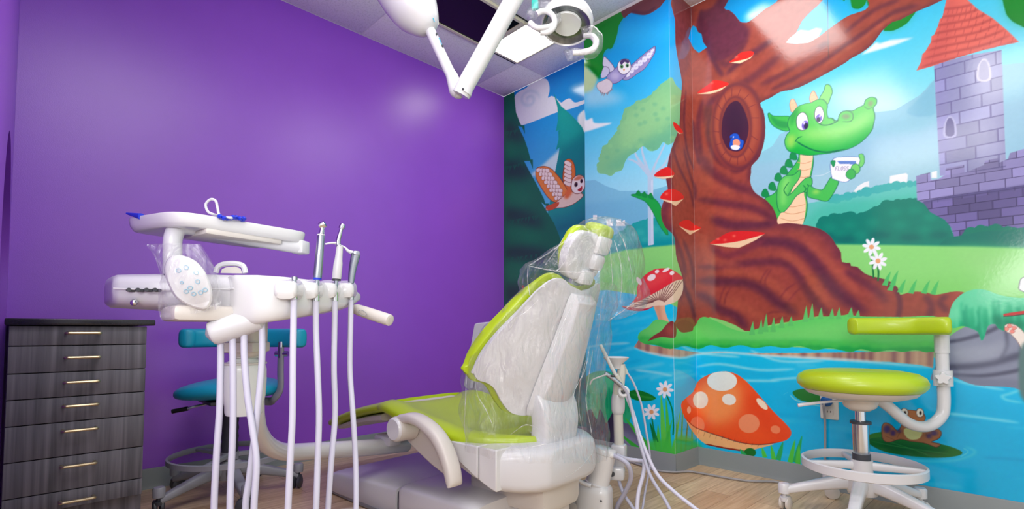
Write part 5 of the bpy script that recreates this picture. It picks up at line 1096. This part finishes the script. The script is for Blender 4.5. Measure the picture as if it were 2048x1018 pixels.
names = [('handpiece_hose', 'pale hose with an empty chrome coupling, first holder of the delivery unit', 'hose'), ('handpiece', 'steel dental handpiece with blue collar standing second in the row of holders', 'handpiece'), ('handpiece', 'white slow dental handpiece with a side spur standing third in the row of holders', 'handpiece'), ('air_water_syringe', 'short silver syringe with a thin nozzle in the last holder of the delivery unit', 'syringe')]
for i in range(4):
    f = frt[i]; g = man[i]; p0 = at(*f[0])
    t = thing(*names[i], loc=p0, group='handpieces in the delivery unit holders' if i in (1, 2) else None)
    a = [at(*q) for q in f]; b_ = [at(*q) for q in g][::-1]
    zlow = .14+.02*i; e1 = V(a[-1].x, a[-1].y, .24); e2 = V(b_[0].x, b_[0].y, .24); mid = (e1+e2)/2
    hose('hose', a+[e1.lerp(mid,.05)+V(0,0,-.02), e1.lerp(mid,.3)+V(0,0,-.075), V(mid.x,mid.y,zlow), e2.lerp(mid,.3)+V(0,0,-.075), e2.lerp(mid,.05)+V(0,0,-.02)]+b_, t)
    MB().cyl(p0-Zv*.002, p0+Zv*.017, .0068).build('coupling', CH_, t)
    x, y, d = HP[i]
    if i == 0:
        q = at(589, 560, .985); MB().cyl(p0+Zv*.017, q, .004).cyl(q, q+Zv*.006, .0055).build('connector', ST_, t)
    else:
        tp = [None, (644,450,1.06), (684,453,1.14), (712,508,1.215)][i]; bs = [None, (635,556,1.06), (673,558,1.14), (702,566,1.215)][i]
        B0, T0 = at(*bs), at(*tp); ax = (T0-B0).normalized(); Ln = (T0-B0).length
        MB().cyl(p0+Zv*.017, B0, .0045).build('stem', ST_, t)
        side = Vector(RT)
        if i == 1:
            MB().lathe([(0,0),(.0085,0),(.0088,.01),(.0085,.03),(.0078,.06),(.0072,Ln*.80),(.006,Ln*.82),(0,Ln*.82)], B0, ax, 20).build('body', ST_, t)
            MB().lathe([(0,-.004),(.0082,-.004),(.0086,.003),(0,.003)], B0, ax, 20).build('collar', BLU, t)
            MB().lathe([(0,Ln*.80),(.0078,Ln*.80),(.0078,Ln*.82),(0,Ln*.82)], B0, ax, 20).build('ring', WH, t)
            nk = B0+ax*Ln*.82; MB().tube([nk, nk+ax*.012+side*.001, T0], (.006,.0045,.0042), 12).build('neck', CH_, t)
            MB().lathe([(0,-.007),(.0068,-.006),(.0074,0),(.0068,.006),(0,.0075)], T0+side*.001, (Zv*.5-ax*.2+side*.7), 18).build('head', CH_, t)
        elif i == 2:
            MB().lathe([(0,0),(.0098,0),(.0102,.01),(.0098,.035),(.0085,.042),(.0078,.055),(.007,Ln*.62),(0,Ln*.63)], B0, ax, 20).build('body', WH, t)
            MB().lathe([(0,-.004),(.0095,-.004),(.0095,.002),(0,.002)], B0, ax, 20).build('collar', GD_, t)
            nk = at(676,487,1.14); MB().tube([B0+ax*Ln*.6, nk+Zv*.004, T0], (.0062,.0055,.0035), 12).build('neck', CH_, t)
            MB().lathe([(0,-.006),(.0062,-.005),(.0066,0),(.006,.006),(0,.0065)], T0, (ax*.9+side*.25), 18).build('head', CH_, t)
            MB().tube([nk, at(663,486,1.13), at(651,488,1.13)], (.003,.0022,.002), 8, 3).build('spur', WH, t)
        else:
            MB().tube([B0, B0.lerp(T0,.5)-side*.002, T0], (.0068,.009,.011), 14).build('body', ST_, t)
            MB().box(T0+Zv*.001, (.022,.016,.012), .004, -.3).build('head', ST_, t)
            MB().tube([T0, at(697,502,1.215), at(690,495,1.215), at(680,490,1.215)], (.006,.004,.0022,.002), 10).build('nozzle', WH, t)
# ------------------------------------------------------------------ ceiling light and ceiling screen
yA, yB = -.262, -.535
t = thing('ceiling_light', 'bright recessed ceiling panel light between the dark screen and the mural', 'ceiling light', ((CX0+CX1)/2, (yA+yB)/2, H))
fm = MB(); cxm, cym, w2, h2 = (CX0+CX1)/2, (yA+yB)/2, (CX1-CX0)/2, (yA-yB)/2
LFR = mat('light_frame_cream', (226,220,190), .4)
def frame(name, cx_, cy_, w, h, bw, z0, z1, m, parent):
    o = [(-w,-h),(w,-h),(w,h),(-w,h)]; i_ = [(-w+bw,-h+bw),(w-bw,-h+bw),(w-bw,h-bw),(-w+bw,h-bw)]
    return MB().loft([[V(cx_+a, cy_+b, z0) for a, b in o], [V(cx_+a, cy_+b, z0) for a, b in i_], [V(cx_+a, cy_+b, z1) for a, b in i_], [V(cx_+a, cy_+b, z1) for a, b in o]], closed=True).build(name, m, parent, angle=20)
frame('frame', cxm, cym, w2-.001, h2-.001, .012, H-.003, H+.02, LFR, t)
DIF = mat('lit_diffuser', (250,248,240), .5, var=0, emit=(255,249,232), es=9.0)
MB().box((cxm, cym, H+.008), (2*w2-.026, 2*h2-.026, .006)).build('diffuser', DIF, t)
y2, y3 = -.545, -1.135; cy2 = (y2+y3)/2
SCR = mat('dark_screen_glass', (12,12,18), .1, spec=.25, var=.2, vscale=3)
t = thing('ceiling_screen', 'dark flat television screen set in the ceiling beside the panel light', 'television', (cxm, cy2, H))
frame('bezel', cxm, cy2, w2-.001, (y2-y3)/2, .016, H-.012, H+.02, LFR, t)
MB().box((cxm, cy2, H+.0), (2*w2-.034, (y2-y3)-.034, .012)).build('glass', SCR, t)
# ------------------------------------------------------------------ dental lamp on its folding arm
ez = at(917, 178, 1.55)
hub = at(812, -20, 1.60)
t = thing('dental_lamp', 'white ring shaped dental lamp hanging from a folding ceiling arm', 'dental lamp', (hub.x, hub.y, H))
top_ = V(hub.x, hub.y, H)
MB().lathe([(0,0),(.09,0),(.09,-.02),(.05,-.035),(.03,-.04),(0,-.04)], top_).cyl(top_+V(0,0,-.03), hub+V(0,0,-.0), .03).build('ceiling_mount', WB, t)
hc = [at(x, y, 1.6) for x, y in ((800,-30),(815,-5),(832,22),(848,44),(858,58),(862,64))]; hr = [.085,.083,.075,.055,.035,.012]
MB().tube(hc, hr, 28, 6).build('pivot_housing', WB, t, angle=80)
A1 = [at(x, y, d) for x, y, d in ((856,52,1.6),(868,78,1.59),(884,112,1.58),(900,146,1.565),(906,160,1.56))]
MB().tube(A1, (.016,.0165,.0165,.0165,.0165), 16, 4).build('lower_arm', WB, t)
for x, y, nm in ((873,68,0),(885,92,1)):
    p = at(x, y, 1.572); MB().ball(p, (.0035,.0035,.005), 8).build('screw', GD_, t)
for x, y, x2, y2_ in ((866,36,869,44),(878,76,884,90)):
    MB().tube([at(x,y,1.57), at((x+x2)/2,(y+y2_)/2,1.5705), at(x2,y2_,1.573)], .0016, 5, 2).build('marking', TL, t)
MB().tube([at(903,150,1.56), at(909,168,1.55), at(914,182,1.545), at(918,190,1.54)], (.018,.021,.023,.014), 16, 5).ball(at(917,183,1.545), .021, 18).build('elbow', WB, t)
MB().cyl(at(926,188,1.51), at(933,166,1.51), .0245).build('elbow_collar', WH, t)
MB().ball(at(926,178,1.484), .0035, 8).build('pin', GD_, t)
H0 = at(1134, 42, 1.55)
MB().tube([at(922,190,1.515), at(934,166,1.51), at(980,84,1.50), at(1022,8,1.49), at(1050,-40,1.485)], .0265, 18, 4).build('upper_arm', WB, t)
MB().tube([at(1050,-40,1.485), at(1068,-62,1.49), at(1092,-68,1.50), at(1110,-50,1.52), at(1122,-14,1.54)], (.0265,.026,.025,.024,.023), 16, 6).build('upper_arm_bend', WB, t)
nrm = (Vector(CAM)+V(-.6,.6,0.1)-H0).normalized(); nrm = (V(.10,-.28,-1)).normalized()
MB().lathe([(0,-.035),(.05,-.034),(.072,-.022),(.080,-.002),(.080,.016),(.074,.022),(.070,.016),(.052,.006),(0,.004)], H0, nrm, 44).build('head', WB, t, angle=60)
MIR = mat('segmented_reflector', (120,128,132), .2, metal=.7, var=.45, vscale=38)
MB().lathe([(.044,.009),(.058,.010),(.071,.018),(.0705,.014),(.058,.006),(.044,.005)], H0, nrm, 44).build('reflector_ring', MIR, t)
MB().lathe([(0,.012),(.03,.013),(.042,.015),(.045,.010),(0,.005)], H0, nrm, 36).build('lens', mat('lamp_lens', (226,232,232), .08, var=.05, spec=.7), t)
def handle(c, a, b, r, ang, rt):
    return MB().tube([c+a*math.cos(u)*r+b*math.sin(u)*r for u in np.linspace(ang[0], ang[1], 9)], rt, 12, 4)
sr, su = Vector(RT), Vector(UP)
c1 = at(1088, 44, 1.50); handle(c1, sr, su, .032, (-1.9, 2.3), .0085).build('handle', WB, t)
MB().tube([at(1060,46,1.50), at(1075,56,1.49), at(1100,52,1.5), at(1118,40,1.53)], (.009,.008,.007,.008), 12).build('handle_stem', WB, t)
MB().tube([at(1168,72,1.54), at(1183,72,1.53), at(1192,84,1.52), at(1186,98,1.515), at(1168,104,1.515), at(1146,106,1.515)], (.008,.009,.0095,.009,.009,.007), 12).build('handle', WB, t)
MB().box(at(1070,10,1.51), (.02,.014,.03), .004, .5).build('switch', mat('mint_plastic', (60,196,186), .4), t)
for P_, r_, lab, sd in (([(1062,36),(1070,18),(1082,10),(1100,16),(1108,34),(1100,54),(1080,60),(1058,52)], .016, 'crumpled clear film wrapped over the left loop handle of the ceiling dental lamp', 4), ([(1164,66),(1182,62),(1197,80),(1190,102),(1166,110),(1140,110),(1132,112)], .016, 'crumpled clear film wrapped over the lower right handle of the ceiling dental lamp', 9)):
    P3 = [at(x, y, 1.51) for x, y in P_]; b = MB().tube(P3, r_, 14, 5); b.v = [tuple(v) for v in crumple(b.v, .0035, sd, 60)]
    o = b.build('handle_film', FILM2, None, angle=180); tag(o, lab, 'plastic film', 'film on the dental lamp handles')
# ------------------------------------------------------------------ suction post on the far side of the chair
dp = 1.98
bp0 = at(1237, 905, dp)
t = thing('suction_post', 'white assistant suction post with holder funnel standing behind the dental chair', 'dental post', (bp0.x, bp0.y, 0))
MB().cyl(at(1238,892,dp), at(1236,824,dp), .0185).build('post', IV, t)
MB().tube([at(1236,828,dp), at(1236,820,dp), at(1236,800,dp), at(1236,788,dp)], (.019,.0255,.026,.022), 20, 4).build('sleeve', WH, t)
MB().tube([at(1236,792,dp), at(1238,770,dp), at(1242,748,dp), at(1243,728,dp)], (.022,.021,.017,.014), 18, 4).build('holder_neck', IV, t)
fp = at(1232, 722, dp); MB().lathe([(0,-.03),(.018,-.03),(.022,-.012),(.046,.008),(.050,.014),(.046,.016),(.02,.006),(0,.005)], fp, res=32).build('funnel', WH, t)
MB().box(at(1238,910,dp), (.055,.055,.085), .008, .4).build('post_foot', WH, t)
kn = at(1247, 783, dp-.05); kd = (Vector(CAM)-kn).normalized(); MB().lathe([(0,-.03),(.016,-.03),(.0225,-.01),(.0225,.006),(.018,.010),(.011,.010),(.010,.003),(0,.003)], kn, kd, 24).build('knob', WH, t)
MB().lathe([(0,.0035),(.009,.004),(.004,.010),(0,.010)], kn, kd, 12).build('knob_bolt', GD_, t)
MB().box(at(1230,945,dp-.02), (.075,.06,.05), .012, .5).build('clamp', WB, t)
cb = at(1224, 948, dp-.05); MB().lathe([(0,-.002),(.010,-.002),(.010,.003),(.005,.004),(0,.002)], cb, kd, 14).build('clamp_bolt', GD_, t)
dq = 1.9
sa_ = at(1191,982,dq); sl_ = at(1212,895,dq)-sa_; L_ = sl_.length
MB().lathe([(0,0),(.044,0),(.0435,L_*.2),(.042,L_*.86),(.0435,L_*.87),(.0435,L_*.93),(.040,L_*.98),(.03,L_),(0,L_)], sa_, sl_, 32).build('pivot_sleeve', WB, t)
MB().lathe([(.0445,-.004),(.0465,-.002),(.0465,.002),(.0445,.004)], at(1195,966,dq), (at(1211,898,dq)-at(1195,965,dq)).normalized(), 28).build('sleeve_ring', WH, t)
MB().ball(at(1222,911,1.87), .013, 12).build('hose_stub', WB, t)
MB().box(at(1188,1000,dq), (.13,.10,.13), .03, .3, 4).build('arm_knuckle', WB, t)
MB().lathe([(0,0),(.004,0),(.004,.002),(0,.002)], at(1202,1002,1.83), kd, 10).build('screw', GD_, t)
MB().tube([at(1115,962,1.86), at(1150,958,1.85), at(1165,966,1.85), at(1182,972,1.84)], .008, 10, 4).build('link_rod', WH, t)
MB().box(at(1150,1014,1.92), (.20,.06,.05), .012, .2).build('arm_foot', WC, t)
bs_ = at(1180, 1018, 1.92); MB().lathe([(0,0),(.05,0),(.05,max(.03,bs_.z)),(0,max(.03,bs_.z))], (bs_.x, bs_.y, .002)).build('floor_foot', WC, t)
# instruments in the holder, each with its hose
def inst(name, lab, cat, loc): return thing(name, lab, cat, loc)
t = inst('suction_tip', 'slim white suction tube leaning in the holder of the suction post', 'suction tube', at(1240,770,1.93))
MB().tube([at(1201,690,1.90), at(1206,700,1.90), at(1232,752,1.92)], (.006,.0068,.0075), 12, 3).build('tube', WB, t)
MB().tube([at(1232,750,1.92), at(1243,772,1.93), at(1250,786,1.935)], (.010,.011,.009), 14, 4).build('valve_body', IV, t)
MB().tube([at(1250,786,1.935), at(1264,820,1.92), at(1283,880,1.88), at(1312,945,1.84), at(1350,985,1.8), at(1400,1024,1.74)], .0068, 12, 6).build('hose', HO, t)
t = inst('air_water_syringe', 'grey air and water syringe with a bent white nozzle on the suction post', 'syringe', at(1225,760,1.92))
MB().tube([at(1210,746,1.91), at(1226,757,1.91), at(1242,770,1.91)], (.008,.0085,.009), 12, 3).build('handle', ST_, t)
MB().tube([at(1213,749,1.905), at(1190,757,1.9), at(1183,762,1.9), at(1180,769,1.9)], .0028, 8, 4).build('nozzle', WB, t)
MB().box(at(1226,752,1.895), (.016,.01,.008), .002, .5).build('trigger', GD_, t)
MB().tube([at(1242,770,1.91), at(1256,790,1.92), at(1268,840,1.9), at(1284,900,1.86), at(1300,950,1.83), at(1330,1000,1.79), at(1345,1030,1.76)], .0062, 12, 6).build('hose', HG, t)
t = inst('saliva_ejector', 'thin grey saliva ejector hose curving down at the right of the suction post funnel', 'suction hose', at(1248,735,2.0))
MB().tube([at(1242,728,2.0), at(1249,738,2.0), at(1254,748,2.0)], (.009,.009,.006), 12, 3).build('valve', IV, t)
MB().tube([at(1252,742,2.0), at(1268,768,1.99), at(1283,810,1.98), at(1292,860,1.97), at(1300,920,1.95), at(1290,985,1.9), at(1283,1030,1.85)], .0042, 10, 6).build('hose', HG, t)
t = inst('drain_hose', 'thick pale hoses looping from the pivot sleeve down to the wooden floor', 'hose', at(1235,912,1.9))
MB().tube([at(1226,911,1.87), at(1242,918,1.85), at(1256,930,1.84), at(1262,955,1.86), at(1250,985,1.9), at(1236,1010,1.93), at(1230,1030,1.95)], .0085, 12, 6).build('hose', HG, t)
MB().tube([at(1224,906,1.9), at(1255,918,1.92), at(1276,921,1.92), at(1288,925,1.9), at(1286,950,1.88), at(1277,985,1.85), at(1273,1030,1.82)], .0075, 12, 6).build('hose', HO, t)
MB().tube([at(1236,955,1.95), at(1246,985,1.93), at(1262,1010,1.9), at(1275,1028,1.87)], .0065, 12, 6).build('hose', HG, t)
# ------------------------------------------------------------------ wall outlet, plug and the cord along the baseboard
oc = on(1659, 814, 1, 0); pw, ph = abs(on(1678,812,1,0).x-on(1641,812,1,0).x)/2, (on(1659,789,1,0).z-on(1659,838,1,0).z)/2
t = thing('wall_outlet', 'white double wall outlet in the mural behind the lime stool', 'wall outlet', (oc.x, -.001, oc.z))
MB().loft([se((oc.x,-y,oc.z), V(1,0,0), Zv, pw*s, ph*s, 14, 32) for y, s in ((.001,1),(.004,1),(.0065,.95))]).build('cover_plate', IV, t, angle=40)
for s in (1, -1):
    o = MB().loft([se((oc.x,-y,oc.z+s*.021), V(1,0,0), Zv, .017, .0145, 4, 24) for y in (.006,.0085)]).build('socket', IV, t, angle=40)
    for q in (-.006, .006):
        MB().box((oc.x+q, -.0088, oc.z+s*.021+.002), (.0022,.001,.008)).build('slot', BK, o)
pl = (oc.x-.006, -.012, oc.z+.026)
t = thing('power_cord', 'grey power cord with a blue plug running from the wall outlet along the baseboard', 'power cord', (pl[0], -.02, 0))
MB().lathe([(0,0),(.021,0),(.0225,.004),(.0225,.014),(.017,.02),(.012,.032),(0,.033)], (pl[0], -.0095, pl[2]), (0,-1,0), 24).build('plug', mat('navy_plug', (30,84,150), .35), t)
CG = mat('grey_cord', (150,148,150), .45)
def fl(x, y): p = on(x, y, 2, .0065); return p
cp = [V(pl[0],-.044,pl[2]), V(pl[0]-.004,-.046,pl[2]-.02), V(pl[0]-.006,-.03,pl[2]-.06), V(pl[0]-.008,-.02,.25), V(pl[0]-.012,-.02,.12), V(pl[0]-.02,-.024,.03), V(pl[0]-.045,-.034,.009)]
for q in ((1620,971),(1585,968),(1545,963),(1500,962),(1450,955),(1400,946),(1378,943),(1345,944),(1310,940),(1280,930),(1262,924)): cp.append(fl(*q))
MB().tube(cp, .0048, 10, 6).build('cord', CG, t)
# foot control disc under the chair toe
q = on(722, 1016, 2, .03); t = thing('foot_control', 'cream round foot control on the floor in front of the dental chair base', 'foot pedal', (q.x, q.y-.05, 0))
MB().lathe([(0,.002),(.085,.002),(.09,.008),(.088,.016),(.07,.028),(.04,.034),(0,.035)], (q.x+.02, q.y-.06, 0), res=36).build('disc', mat('cream_plastic', (226,212,188), .4), t)
MB().lathe([(.091,.001),(.098,.001),(.098,.007),(.091,.009)], (q.x+.02, q.y-.06, 0), res=36).build('rim', GR, t)
